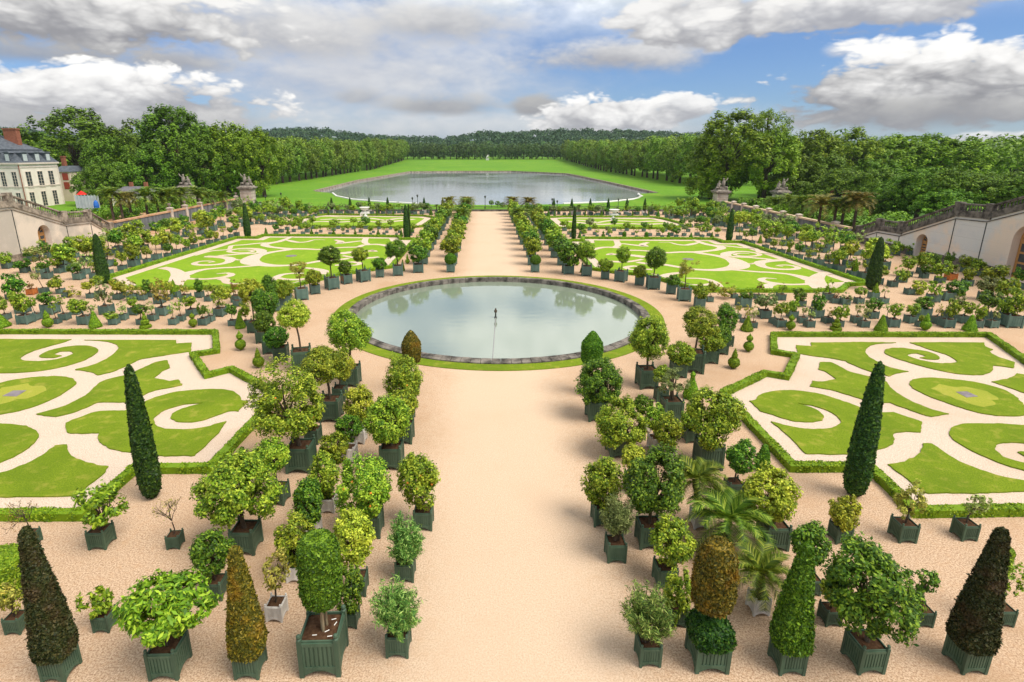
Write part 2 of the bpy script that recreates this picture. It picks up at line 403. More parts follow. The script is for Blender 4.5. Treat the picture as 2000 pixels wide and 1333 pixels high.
POND = (1.15, 52.6)
LAKE_Z = -0.8
lake_px = [(614, 377), (700, 355), (800, 337.5), (850, 337), (900, 336.5), (1000, 336.5), (1107, 341.5), (1180, 357), (1283, 381), (1246, 383), (1254, 388), (1236, 395), (1187, 400.5), (1100, 404), (960, 406), (825, 404.5), (750, 400.5), (690, 395.5), (658, 388.5), (650, 382)]
lake = [Vector((p.x, p.y, LAKE_Z)) for p in smooth([G(u, v, LAKE_Z) for u, v in lake_px], step=4, corner=62)]
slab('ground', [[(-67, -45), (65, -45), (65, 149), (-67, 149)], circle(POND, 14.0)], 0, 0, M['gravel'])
slab('terrain', [[(-3500, -400), (3500, -400), (3500, 3500), (-3500, 3500)]], -2.4, -2.4, M['under'])
slab('lawn', [[(-420, 149), (420, 149), (420, 480), (-420, 480)], lake], -1.6, -.02, M['far_grass'])
slab('side_ground', [[(-420, -45), (-67, -45), (-67, 149), (-420, 149)]], -.03, -.03, M['under'])
slab('side_ground', [[(65, -45), (420, -45), (420, 149), (65, 149)]], -.03, -.03, M['under'])
mb = MB(); mb.add([(-420, 480, -.02), (420, 480, -.02), (420, 730, 6.4), (-420, 730, 6.4), (-900, 830, 8), (900, 830, 8)], [(0, 1, 2, 3), (3, 2, 5, 4)])
tag(mb.build('far_lawn', M['far_grass']), kind='structure')
# lake water and its stone edge
m, b = new_mat('lake_water')
t = b.n('ShaderNodeTexCoord').outputs['Object']
mp = b.n('ShaderNodeMapping'); b.put(mp.inputs[0], t); mp.inputs['Scale'].default_value = (.35, 1.0, 1)
n_ = b.noise(mp.outputs[0], .5, 5, .6)
p = b.n('ShaderNodeBsdfPrincipled'); p.inputs['Base Color'].default_value = (.27, .30, .295, 1); p.inputs['IOR'].default_value = 2.8
b.put(p.inputs['Roughness'], b.m('ADD', .05, b.m('MULTIPLY', b.sm(b.noise(t, .02, 4), .4, .6), .07)))
b.put(p.inputs['Normal'], bump(b, n_, .06, .3)); out(b, p.outputs[0]); M['lake'] = m
slab('lake', [lake], LAKE_Z, LAKE_Z, M['lake'])
m, b = new_mat('pond_water')
t = b.n('ShaderNodeTexCoord').outputs['Object']
mp = b.n('ShaderNodeMapping'); b.put(mp.inputs[0], t); mp.inputs['Scale'].default_value = (.6, 1.6, 1)
n_ = b.noise(mp.outputs[0], 1.1, 5, .6)
p = b.n('ShaderNodeBsdfPrincipled'); p.inputs['Base Color'].default_value = (.22, .265, .195, 1); p.inputs['IOR'].default_value = 4.0; p.inputs['Roughness'].default_value = .02
b.put(p.inputs['Normal'], bump(b, n_, .05, .1)); out(b, p.outputs[0]); M['pond'] = m
slab('pond', [circle(POND, 14.1)], -.30, -.30, M['pond'])
slab('grass_ring', [circle(POND, 15.75), circle(POND, 14.4)], 0, .05, M['grass'])
M['rim'] = flat_mat('weathered_rim_stone', (.035, .032, .028), (.24, .21, .18), 1.1, .9, .1, 0, .6)
mb = MB(); n = 120; k = 0
prof = [(14.55, 0.0), (14.55, .13), (14.48, .17), (14.2, .19), (14.15, .23), (13.82, .23), (13.77, .18), (13.77, -.9)]
for j in range(n):
    a0, a1 = 2 * math.pi * (j + .025) / n, 2 * math.pi * (j + .975) / n
    vs = []
    rr = random.Random(j); dz = rr.uniform(-.012, .012)
    for a in (a0, a1):
        vs += [(POND[0] + r * math.cos(a), POND[1] + r * math.sin(a), z + (dz if z > 0 else 0)) for r, z in prof]
    m_ = len(prof)
    mb.add(vs, [(i, i + 1, m_ + i + 1, m_ + i) for i in range(m_ - 1)] + [tuple(range(m_)), tuple(range(2 * m_ - 1, m_ - 1, -1))])
tag(mb.build('pond_rim', M['rim']), 'dark weathered stone rim around the round pond', 'stone rim')
M['slab'] = flat_mat('grey_slab', (.26, .25, .25), (.34, .33, .32), 3, .9, .1)
# fountain nozzle and the pale pipe that feeds it
c0 = G(968, 620, -.25)
e = empty('fountain_nozzle', (c0.x, c0.y, -.3)); tag(e, 'small dark fountain nozzle standing in the middle of the round pond', 'nozzle')
mb = MB(); mb.lathe([(.13, 0), (.13, .1), (.07, .14), (.07, .5)], 10); mb.build('stem', M['metal'], e)
mb = MB(); mb.lathe([(.07, .5), (.14, .55), (.14, .75), (.06, .8), (.09, .85), (.04, .95)], 10); mb.build('head', M['bark'], e)
c1 = G(962, 706, -.25)
mb = MB(); mb.tube([(c0.x, c0.y - .15, -.27), (c1.x, c1.y + .3, -.285)], .03, 6)
tag(mb.build('water_pipe', M['slab']), 'thin pale pipe running from the fountain nozzle to the near pond rim', 'pipe')

# parterres: pale gravel bed, box hedge, scrolls of lawn
def Z8(L): return [(1500 + x / 4, 500 + y / 4) for x, y in L]
def Z4(L): return [(1500 + x / 4, 700 + y / 4) for x, y in L]
def Z5(L): return [(x / 4, 500 + y / 4) for x, y in L]
def ZL(L): return [(x / 4, 700 + y / 4) for x, y in L]
LAWNS_R = [
 Z8([(335,683),(600,681),(760,679),(1000,683),(870,690),(800,706),(762,742),(780,785),(860,835),(960,880),(1100,908),(1010,922),(945,945),(860,925),(760,895),(670,860),(605,825),(480,803),(340,785),(232,765),(217,702),(335,710)]),
 Z8([(1110,682),(1300,680),(1690,683),(1697,712),(1752,736),(1730,752),(1775,785),(1850,812),(1925,835),(1918,882),(1830,868),(1755,860),(1757,890),(1730,915),(1680,932),(1600,935),(1480,925),(1340,900),(1180,860),(1060,825),(960,790),(910,760),(925,736),(980,724),(1060,725),(1150,738),(1240,752),(1310,775),(1340,800),(1310,815),(1240,812),(1188,800),(1232,786),(1160,765),(1090,775),(1105,793),(1200,822),(1330,843),(1460,840),(1468,820),(1400,780),(1240,728)]),
 Z8([(1105,1010),(1120,980),(1180,962),(1290,958),(1440,970),(1600,990),(1760,1025),(1880,1070),(1960,1130),(2010,1190),(2030,1240),(1960,1255),(1850,1255),(1700,1240),(1550,1205),(1400,1155),(1250,1100),(1150,1050)]),
 Z8([(405,835),(490,835),(560,870),(650,915),(780,945),(870,975),(925,990),(960,1040),(1030,1090),(1130,1145),(1280,1205),(1415,1240),(1360,1248),(1280,1262),(1190,1240),(1080,1200),(950,1152),(840,1150),(710,1118),(600,1085),(480,1050),(325,1025),(350,982),(420,990),(530,968),(480,930),(440,905),(398,893)]),
 [(1464,785),(1476,783),(1482,774),(1500,768),(1530,764),(1560,765),(1600,771),(1640,783),(1680,797),(1720,808),(1745,807),(1772,816),(1801,826),(1798,846),(1770,845),(1745,848),(1748,860),(1738,872),(1712,880),(1680,887),(1640,889),(1574,888),(1548,862),(1506,825),(1540,834),(1580,840),(1615,839),(1638,832),(1641,822),(1625,808),(1600,798),(1575,792),(1550,788),(1590,800),(1608,813),(1605,822),(1580,826),(1545,823),(1510,812),(1485,805),(1478,798)],
 [(1854,848),(1860,836),(1875,831),(1900,829),(1940,829),(1975,831),(2010,834),(2060,842),(2100,858),(2060,876),(1995,867),(1960,867),(1943,873),(1945,882),(1960,895),(1985,903),(2030,912),(2080,925),(2030,929),(2000,921),(1962,910),(1925,895),(1890,878),(1862,860)],
 [(1988,885),(2030,884),(2060,890),(2030,900),(2000,893)],
 [(1804,869),(1819,868),(1832,876),(1862,897),(1900,914),(1950,931),(2000,941),(2060,950),(2060,963),(2000,962),(1900,965),(1807,965),(1787,950),(1762,930),(1734,909),(1760,905),(1782,896),(1797,885)],
 [(1936,747),(1965,742),(1980,736),(1986,731),(2030,738),(2060,760),(2030,778),(2000,769),(1970,758)],
 [(1975,694),(1985,692),(2030,693),(2030,708),(2000,704),(1982,700)],
]
LAWNS_L = [
 Z5([(555,658),(0,655),(-150,655),(-260,780),(-200,900),(0,920),(250,910),(450,880),(600,840),(700,800),(765,750),(755,728),(690,708),(560,710),(400,740),(305,785),(340,800),(430,800),(482,785),(415,772),(470,752),(540,750),(577,762),(540,785),(450,812),(350,825),(250,828),(180,820),(165,800),(230,760),(350,720),(480,685)]),
 Z5([(660,662),(1375,663),(1380,690),(1500,683),(1490,750),(1330,775),(1170,800),(1090,815),(1000,860),(880,910),(760,938),(720,915),(585,893),(720,860),(830,810),(910,750),(925,715),(890,690),(810,670)]),
 Z5([(595,990),(570,965),(500,950),(400,946),(250,955),(100,975),(0,1000),(-160,1050),(-260,1140),(-220,1230),(-100,1255),(0,1245),(150,1215),(300,1170),(430,1115),(530,1055),(590,1010)]),
 Z5([(285,1242),(440,1200),(570,1150),(680,1085),(740,1030),(800,985),(900,955),(1010,930),(1120,880),(1220,835),(1310,820),(1330,880),(1270,905),(1200,960),(1330,985),(1395,973),(1420,1015),(1300,1040),(1180,1065),(1090,1110),(980,1148),(760,1150),(640,1205),(520,1245),(430,1262)]),
 ZL([(515,512),(640,460),(780,420),(980,415),(1100,360),(1250,300),(1400,265),(1600,248),(1750,250),(1830,270),(1880,310),(1880,335),(1940,340),(1900,380),(1860,420),(1790,420),(1700,450),(1600,485),(1500,505),(1400,500),(1335,470),(1370,425),(1450,390),(1590,357),(1440,365),(1290,410),(1210,465),(1205,505),(1240,540),(1330,560),(1470,560),(1600,545),(1700,515),(1765,500),(1690,605),(1525,765),(1220,768),(1040,745),(860,710),(780,660),(765,610),(775,588),(540,590)]),
 ZL([(-200,560),(-100,530),(0,520),(120,525),(230,545),(295,585),(300,620),(270,670),(200,720),(100,780),(0,820),(-120,860),(-240,760)]),
 ZL([(0,905),(150,855),(290,790),(390,720),(440,685),(525,682),(535,740),(580,780),(680,820),(850,852),(800,920),(640,1040),(580,1085),(0,1090),(-240,1090),(-240,960)]),
]
re_ = random.Random(8)
M['turf_edge'] = flat_mat('bare_turf_edge', (.10, .085, .03), (.22, .17, .09), 5, 1, .05)
for L in LAWNS_R + LAWNS_L:
    P = smooth([G(u, v) for u, v in L], step=.22)
    P = [p + Vector((re_.gauss(0, .022), re_.gauss(0, .022))) for p in P]
    slab('lawn', [P], .0, .07, M['grass'])
# stone slab and dry grass ring in the middle of each near oval
M['slab'] = flat_mat('grey_slab', (.16, .14, .15), (.24, .21, .22), 3, .9, .1)
M['dry_grass'] = grass('dry_grass', (.22, .28, .02), (.40, .36, .06), (.46, .38, .10), .6)
for L, lab in ((Z8([(1465,1072),(1550,1068),(1640,1108),(1550,1116)]), 'right'), (Z5([(20,1105),(105,1062),(210,1060),(130,1108)]), 'left')):
    P = [G(u, v) for u, v in L]; c = sum(P, Vector()) / 4
    rg = random.Random(3)
    ring = [c + (Vector((math.cos(a), math.sin(a), 0)) * (1.55 + .2 * math.sin(3 * a + 1) + rg.uniform(-.2, .2))) for a in [i * math.pi / 12 for i in range(24)]]
    slab('dry_grass', [smooth(ring, step=.2), [c + (p - c) * 1.0 for p in P]], .074, .074, M['dry_grass'])
    o = slab('stone_slab', [P], .055, .09, M['slab'], kind='thing')
    tag(o, 'flat grey stone slab in the dry grass of the near %s oval lawn' % lab, 'slab')

def leaf_quads(Pc, N, size, rng, asp=.55, jit=.7, up=.25):
    """rhombic leaves at points Pc with normals N"""
    n = len(Pc)
    N = N + rng.normal(0, jit, (n, 3)); N[:, 2] += up
    N /= np.linalg.norm(N, axis=1, keepdims=True) + 1e-9
    t = rng.normal(0, 1, (n, 3)); t -= (t * N).sum(1, keepdims=True) * N
    t /= np.linalg.norm(t, axis=1, keepdims=True) + 1e-9
    s = np.cross(N, t)
    sz = (size * rng.uniform(.65, 1.3, (n, 1)))
    a, c = t * sz, s * sz * asp
    V = np.stack([Pc - a, Pc - a * .05 + c - N * sz * .12, Pc + a - N * sz * .25, Pc - a * .05 - c - N * sz * .12], 1).reshape(-1, 3)
    return V, np.arange(4 * n).reshape(-1, 4)
def hedge(label, P, closed, w, h, leaf, dens, seed, mat):
    P = [Vector((p[0], p[1])) for p in P]; n = len(P); rng = np.random.default_rng(seed)
    def nrm(i):
        def d(a, c): return (P[c] - P[a]).normalized()
        if closed or 0 < i < n - 1:
            d0, d1 = d(i - 1, i), d(i, (i + 1) % n)
        elif i == 0: d0 = d1 = d(0, 1)
        else: d0 = d1 = d(n - 2, n - 1)
        n0, n1_ = Vector((-d0.y, d0.x)), Vector((-d1.y, d1.x)); q = (n0 + n1_).normalized()
        return q / max(.4, q.dot(n0))
    V = []; Q = []
    for i in range(n):
        q = nrm(i) * (w / 2 * .93)
        for s_, z in ((-1, 0), (-1, h * .95), (1, h * .95), (1, 0)):
            V.append((P[i].x + q.x * s_, P[i].y + q.y * s_, z))
    for i in range(n if closed else n - 1):
        j = (i + 1) % n
        for k in range(3): Q.append((i * 4 + k, j * 4 + k, j * 4 + k + 1, i * 4 + k + 1))
    V = np.array(V); Q = np.array(Q); Pc = []; Nn = []
    for i in range(n if closed else n - 1):
        a, c = P[i], P[(i + 1) % n]; L = (c - a).length
        if L < .05: continue
        k = int(L * dens); d = (c - a) / L; sd_ = Vector((-d.y, d.x))
        t = rng.uniform(0, L, k); per = rng.uniform(0, w + 2 * h, k)
        x = np.where(per < h, -w / 2, np.where(per < h + w, per - h - w / 2, w / 2))
        z = np.where(per < h, per, np.where(per < h + w, h, w + 2 * h - per))
        wob = 1 + .07 * np.sin(t * 2.1 + i) + .05 * np.sin(t * 5.3 + 2 * i)
        x = x * wob; z = z * (1 + .06 * np.sin(t * 1.7 + 3 * i) + .04 * np.sin(t * 6.1))
        Pc.append(np.stack([a.x + d.x * t + sd_.x * x, a.y + d.y * t + sd_.y * x, z], 1))
        nx = np.where(per < h, -1.0, np.where(per < h + w, 0, 1.0)); nz = np.where((per >= h) & (per < h + w), 1.0, .1)
        Nn.append(np.stack([sd_.x * nx, sd_.y * nx, nz], 1))
    V2, Q2 = leaf_quads(np.concatenate(Pc), np.concatenate(Nn), leaf, rng, .6, .5, .2)
    me = np_mesh('box_hedge', np.concatenate([V, V2]), np.concatenate([Q, Q2 + len(V)]), mat)
    return tag(link('box_hedge', me), label, 'hedge', 'clipped hedges around the lawns')
def bed(P): slab('parterre_bed', [P], .0, .004, M['pale_gravel'])
near_R = [G(u, v) for u, v in [(1510,657.5),(1511,692),(1555,699),(1535,741),(1494,734),(1411,774),(1547,919),(1645,919),(1702,924),(1787,1007),(2120,1002),(2120,795),(1930,658)]]
near_L = [G(u, v) for u, v in [(421,653),(424,690),(377,697),(405,738),(452,726),(500,752),(547,777),(412,921),(315,922),(266,921),(160,1013),(-170,1013),(-170,790),(20,652)]]
near_L[-1] = G(-10, 652); near_L[-2] = G(-190, 780)
hedge('low box hedge around the near right scroll lawn', near_R, True, .46, .38, .055, 330, 1, M['box'])
hedge('low box hedge around the near left scroll lawn', near_L, True, .46, .38, .055, 330, 2, M['box'])
bed(near_R); bed(near_L)
mid_L = [G(u, v) for u, v in [(207,546),(462,466.5),(502,466.7),(515.4,461.7),(650,462.5),(779,464),(783,469),(811,469),(764,524),(719,530.5),(660,540),(605,553),(560,565),(235,566)]]
mid_R = [G(u, v) for u, v in [(1697,557),(1449,475),(1412,475),(1395,468.8),(1265,468),(1138,467),(1139,472),(1108,472),(1158,528),(1202,534.5),(1262,540),(1323,558),(1380,571),(1640,571.5),(1656,559)]]
hedge('low box hedge around the middle left scroll lawn', mid_L, True, .6, .42, .09, 90, 3, M['box'])
hedge('low box hedge around the middle right scroll lawn', mid_R, True, .6, .42, .09, 90, 4, M['box'])
bed(mid_L); bed(mid_R)
far_L = [G(u, v) for u, v in [(577,431.5),(613,423),(640,420.5),(830,423.5),(850,427),(826,444),(800,446),(600,444.5),(577,440)]]
far_R = [G(u, v) for u, v in [(1330,438),(1295,429),(1270,425.5),(1100,425),(1066,426.5),(1090,447),(1120,447),(1300,448),(1332,444)]]
hedge('low box hedge around the far left lawn, before the lake', far_L, True, .7, .42, .14, 40, 5, M['box'])
hedge('low box hedge around the far right lawn, before the lake', far_R, True, .7, .42, .14, 40, 6, M['box'])
bed(far_L); bed(far_R)
def inset(P, d):
    P = [Vector((p[0], p[1])) for p in P]; n = len(P); A = sum(P[i].x * P[(i + 1) % n].y - P[(i + 1) % n].x * P[i].y for i in range(n)); s_ = 1 if A > 0 else -1
    res = []
    for i in range(n):
        d0, d1 = (P[i] - P[i - 1]).normalized(), (P[(i + 1) % n] - P[i]).normalized()
        n0, n1_ = Vector((-d0.y, d0.x)) * s_, Vector((-d1.y, d1.x)) * s_; q = (n0 + n1_).normalized()
        res.append(P[i] + q * (d / max(.5, q.dot(n0))))
    return res
for P, d in ((mid_L, 1.9), (mid_R, 1.9), (far_L, 2.4), (far_R, 2.4)):
    slab('lawn', [inset(P, d)], 0, .055, M['grass_bright'])
def band(name, pts, w, z, mat):             # a path of pale gravel through the lawn, tapering where w does
    P = smooth(pts, closed=False, step=.5, corner=80); n = len(P)
    ws = w if hasattr(w, '__len__') else (w, w)
    V = []; Fs = []
    for i in range(n):
        t = (P[min(i + 1, n - 1)] - P[max(i - 1, 0)]).normalized(); q = Vector((-t.y, t.x))
        f = i / (n - 1) * (len(ws) - 1); k = min(int(f), len(ws) - 2); hw = (ws[k] * (1 - f + k) + ws[k + 1] * (f - k)) / 2
        V += [(*(P[i] + q * hw), z), (*(P[i] - q * hw), z)]
        if i: Fs.append((2 * i - 2, 2 * i - 1, 2 * i + 1, 2 * i))
    me = bpy.data.meshes.new(name); me.from_pydata(V, [], Fs); me.materials.append(mat)
    tag(link(name, me), kind='structure')
def z2(x, y): return (220 + x / 7.69, 390 + y / 7.69)
def z3(x, y): return (440 + x / 7.69, 390 + y / 7.69)
def zc(x, y): return (220 + x / 8.33, 500 + y / 8.33)
def z4(x, y): return (680 + x / 7.69, 390 + y / 7.69)
BANDS = [
 ([z3(*p) for p in [(1010,560),(900,605),(790,640),(640,665),(590,690),(680,718),(850,737),(985,748)]], (.8, 1.1, 1.5, 2.0, 1.5, 1.2, 1.6)),
 ([z3(*p) for p in [(985,748),(880,770),(740,790),(600,815),(470,850),(390,895),(370,930),(420,962),(560,985),(720,1000),(900,998),(1100,985),(1280,955),(1500,920),(1700,912),(1850,890)]], (2.0, 1.4, 2.2, 3.2, 3.4, 2.2, 1.3, 1.2, 1.4, 1.2)),
 ([z3(*p) for p in [(985,748),(1200,748),(1400,757),(1600,738),(1800,725),(2000,718)]] + [z4(*p) for p in [(230,690),(450,680),(640,715)]], (1.6, 1.2, 1.2, 1.2, 1.3, 1.3)),
 ([z2(*p) for p in [(1240,850),(1480,780),(1740,755)]] + [z3(*p) for p in [(100,700),(300,685),(480,665),(640,658)]], (.3, .9, .9, 1.0, 1.3)),
 ([z3(*p) for p in [(530,812),(545,775),(430,745),(250,742),(90,765),(60,790),(200,808),(360,800),(420,780),(330,765),(200,768)]], (2.0, 1.9, 1.2, 1.0, .9, .8, .5)),
 ([z2(*p) for p in [(1380,860),(1560,872),(1640,848)]] + [z3(*p) for p in [(60,838),(250,822),(470,812)]], (.4, 1.4, 1.2, 1.2, 1.5)),
 ([z2(*p) for p in [(1400,862),(1600,870),(1760,895),(1740,945),(1600,980),(1400,992),(1260,985),(1225,965),(1300,940),(1420,930),(1530,940),(1440,955)]], (1.6, 1.8, 1.9, 1.6, 1.2, 1.1, .9, .4)),
 ([z2(*p) for p in [(1760,905),(1900,912)]] + [z3(*p) for p in [(180,915),(330,912)]], (1.6, .6, 1.0)),
 ([z2(*p) for p in [(960,1155),(1060,1135),(1200,1095),(1400,1055),(1700,1030)]] + [z3(*p) for p in [(100,1028),(330,1010),(520,992)]], (3.2, 2.0, 1.0, 1.0, 1.0, 1.3)),
 ([z2(*p) for p in [(740,1030),(900,1060),(980,1110),(1010,1180),(960,1250),(950,1330)]], (1.6, 1.6, 2.2, 3.0, 2.2, 1.8)),
 ([z2(*p) for p in [(1000,1190),(1200,1200),(1450,1200),(1700,1170),(1790,1135),(1720,1112),(1560,1125)]], (2.0, .9, .8, 1.2, 1.4, .9, .3)),
 ([z2(*p) for p in [(1620,1195),(1700,1215),(1700,1250),(1800,1275),(2000,1265)]], (1.4, 1.4, 1.0, .8, .6)),
 ([z3(*p) for p in [(700,1235),(760,1180),(860,1135),(1000,1118),(1180,1115)]], (.9, 1.2, 1.2, .9, .5)),
 ([z3(*p) for p in [(760,1175),(900,1205),(1100,1210),(1280,1190)]], (.8, .9, 1.0, 1.2)),
 ([z3(*p) for p in [(1160,1030),(1350,1050),(1490,1085),(1440,1130)]], (.6, 1.2, 1.4, 1.6)),
 ([z3(*p) for p in [(910,612),(1100,650),(1230,640),(1350,610),(1500,612)]], (.4, 1.3, 1.2, .6, .3)),
 ([z3(*p) for p in [(1650,612),(1740,640),(1690,665),(1850,650),(2000,632)]] + [z4(*p) for p in [(240,625),(270,580)]], (.7, 1.5, 1.5, 1.0, 1.0, 1.4)),
 ([z4(*p) for p in [(270,580),(250,650),(330,690)]], (1.3, 1.4, 1.0)),
 ([z4(*p) for p in [(-120,820),(20,800),(160,790),(320,780),(420,785),(340,765)]], (2.0, 2.0, 1.6, 1.2, 1.2, .6)),
 ([z4(*p) for p in [(-80,850),(100,880),(300,885),(460,870)]], (.8, 1.0, 1.6, 1.0)),
 ([z4(*p) for p in [(-40,960),(60,945),(180,965),(130,990),(0,1000)]], (.8, 1.0, 1.2, .9, .5)),
 ([z4(*p) for p in [(-200,995),(-100,990),(0,1000)]], (1.0, .9, .8)),
]
AX = 0.95; BZ = [0]
dyR = G(650, 462.5).y - G(1265, 468).y
for pts, ws in BANDS:
    P = [G(u, v) for u, v in pts]
    bz = .061 + .0004 * (BZ[0] % 40); BZ[0] += 1
    ws = tuple(x * .78 for x in ws)
    band('path', P, ws, bz, M['pale_gravel'])
    band('path', [Vector((2 * AX - p.x - .5, p.y - dyR * .85)) for p in P], ws, bz, M['pale_gravel'])
FB = [([z4(*p) for p in [(-480,262),(-280,258),(-100,268),(120,262),(320,258),(460,262)]], (.8, 1.6, 1.0, 1.4, 1.0)),
      ([z4(*p) for p in [(-420,310),(-240,300),(-20,308),(160,296),(350,290),(560,320),(700,296),(860,284)]], (1.2, 2, 1.0, 1.8, 1.2, 2.0, 1.8)),
      ([z4(*p) for p in [(-540,345),(-360,335),(-160,345),(60,335),(300,335),(500,345),(720,330),(1000,300)]], (1.2, 2, 1.2, 2.2, 1.5))]
for pts, ws in FB:
    P = [G(u, v) for u, v in pts]
    bz = .061 + .0004 * (BZ[0] % 40); BZ[0] += 1
    ws = tuple(x * .78 for x in ws)
    band('path', P, ws, bz, M['pale_gravel'])
    band('path', [Vector((2 * AX - p.x, p.y - 4)) for p in P], ws, bz, M['pale_gravel'])
for u, v, sd_ in ((569, 501, 'left'), (1344, 507.5, 'right')):
    c = G(u, v); mb = MB(); mb.lathe([(.8, .055), (.8, .085)], 20, (c.x, c.y, 0))
    tag(mb.build('stone_slab', M['slab']), 'round pale stone slab in the middle %s oval lawn' % sd_, 'slab')
# ---------------------------------------------------------------- stairs, walls, buildings
def stone_mat(name, base, warm, dark, soot, joints=True):
    m, b = new_mat(name)
    t = b.n('ShaderNodeTexCoord').outputs['Object']
    mp = b.n('ShaderNodeMapping'); b.put(mp.inputs[0], t); mp.inputs['Rotation'].default_value = (math.pi / 2, 0, math.pi / 2)
    br = b.n('ShaderNodeTexBrick'); b.put(br.inputs[0], mp.outputs[0])
    br.inputs['Scale'].default_value = 1.0; br.inputs['Brick Width'].default_value = 1.6; br.inputs['Row Height'].default_value = .55
    br.inputs['Mortar Size'].default_value = .012; br.inputs['Mortar Smooth'].default_value = .5
    br.inputs['Color1'].default_value = (*base, 1); br.inputs['Color2'].default_value = (base[0] * .9, base[1] * .9, base[2] * .92, 1); br.inputs['Mortar'].default_value = (base[0] * .6, base[1] * .58, base[2] * .55, 1)
    c = br.outputs[0]
    big = b.noise(t, .16, 5, .55); med = b.noise(t, .55, 6, .65); fine = b.noise(t, 4, 5, .7)
    c = b.mix(b.m('MULTIPLY', b.sm(big, .46, .60), .65), c, (*warm, 1))
    c = b.mix(b.m('MULTIPLY', b.sm(med, .5, .75), .55), c, (*dark, 1))
    c = b.mix(b.m('MULTIPLY', b.sm(fine, .55, .8), .25), c, (*soot, 1))
    out(b, pbsdf(b, c, .9, .12, bump(b, fine, .3, .03))); return m
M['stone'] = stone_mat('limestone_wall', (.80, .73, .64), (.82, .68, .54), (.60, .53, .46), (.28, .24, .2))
M['stone_shaded'] = stone_mat('shaded_limestone_wall', (.68, .65, .61), (.80, .60, .44), (.50, .50, .52), (.25, .22, .2))  # greyer copy of the left wall's limestone, with its shade put into the colour
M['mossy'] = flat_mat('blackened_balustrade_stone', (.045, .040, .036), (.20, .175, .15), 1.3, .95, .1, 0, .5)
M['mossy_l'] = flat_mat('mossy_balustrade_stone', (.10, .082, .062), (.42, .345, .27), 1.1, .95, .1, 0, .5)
M['pier'] = flat_mat('pier_stone', (.38, .31, .25), (.60, .52, .44), .9, .9, .1, 0, .4)
M['sculpt'] = flat_mat('weathered_sculpture_stone', (.13, .11, .09), (.36, .31, .26), 1.4, .95, .1, 0, .4)
M['wood'+'_door'] = flat_mat('varnished_door_wood', (.42, .20, .06), (.52, .27, .09), 3, .5, .3)
M['glass'] = flat_mat('dark_pane', (.03, .035, .04), (.06, .07, .075), 1, .15, .6)
M['plaster'] = flat_mat('cream_render', (.74, .64, .55), (.84, .75, .66), .35, .9, .1)
M['plaster_pink'] = flat_mat('pinkish_render', (.60, .47, .38), (.68, .55, .46), .35, .9, .1)
M['trim'] = flat_mat('pale_trim', (.60, .50, .43), (.70, .60, .52), 1, .9, .1)
M['slate'] = flat_mat('slate_roof', (.055, .065, .08), (.12, .135, .155), 1.2, .6, .3, 0, .3, (1, 1, 4))
M['brick'] = flat_mat('chimney_brick', (.24, .085, .05), (.33, .13, .08), 2.2, .9, .1)
M['wall_grey'] = flat_mat('grey_trellis_panel', (.085, .095, .10), (.19, .20, .205), 1.0, .9, .1, 0, .3, (1, 1, .3))
M['coping'] = flat_mat('terracotta_coping', (.38, .20, .10), (.55, .36, .22), 1.0, .9, .1)
M['coping_pale'] = flat_mat('sandstone_coping', (.50, .36, .22), (.62, .49, .34), 1.0, .9, .1)
M['red_paint'] = flat_mat('red_shutter_paint', (.30, .05, .03), (.36, .07, .04), 2, .7, .2)
M['blue'] = flat_mat('blue_tarpaulin', (.02, .11, .42), (.03, .16, .55), 3, .6, .3)
M['red'+'_cloth'] = flat_mat('red_canvas', (.55, .02, .015), (.65, .03, .02), 3, .8, .2)
M['panel'] = flat_mat('pale_fence_panel', (.42, .46, .47), (.52, .56, .56), 1, .7, .2)
M['grey_roof'] = flat_mat('grey_tile_roof', (.11, .105, .115), (.17, .16, .17), 1, .8, .2, 0, .3)

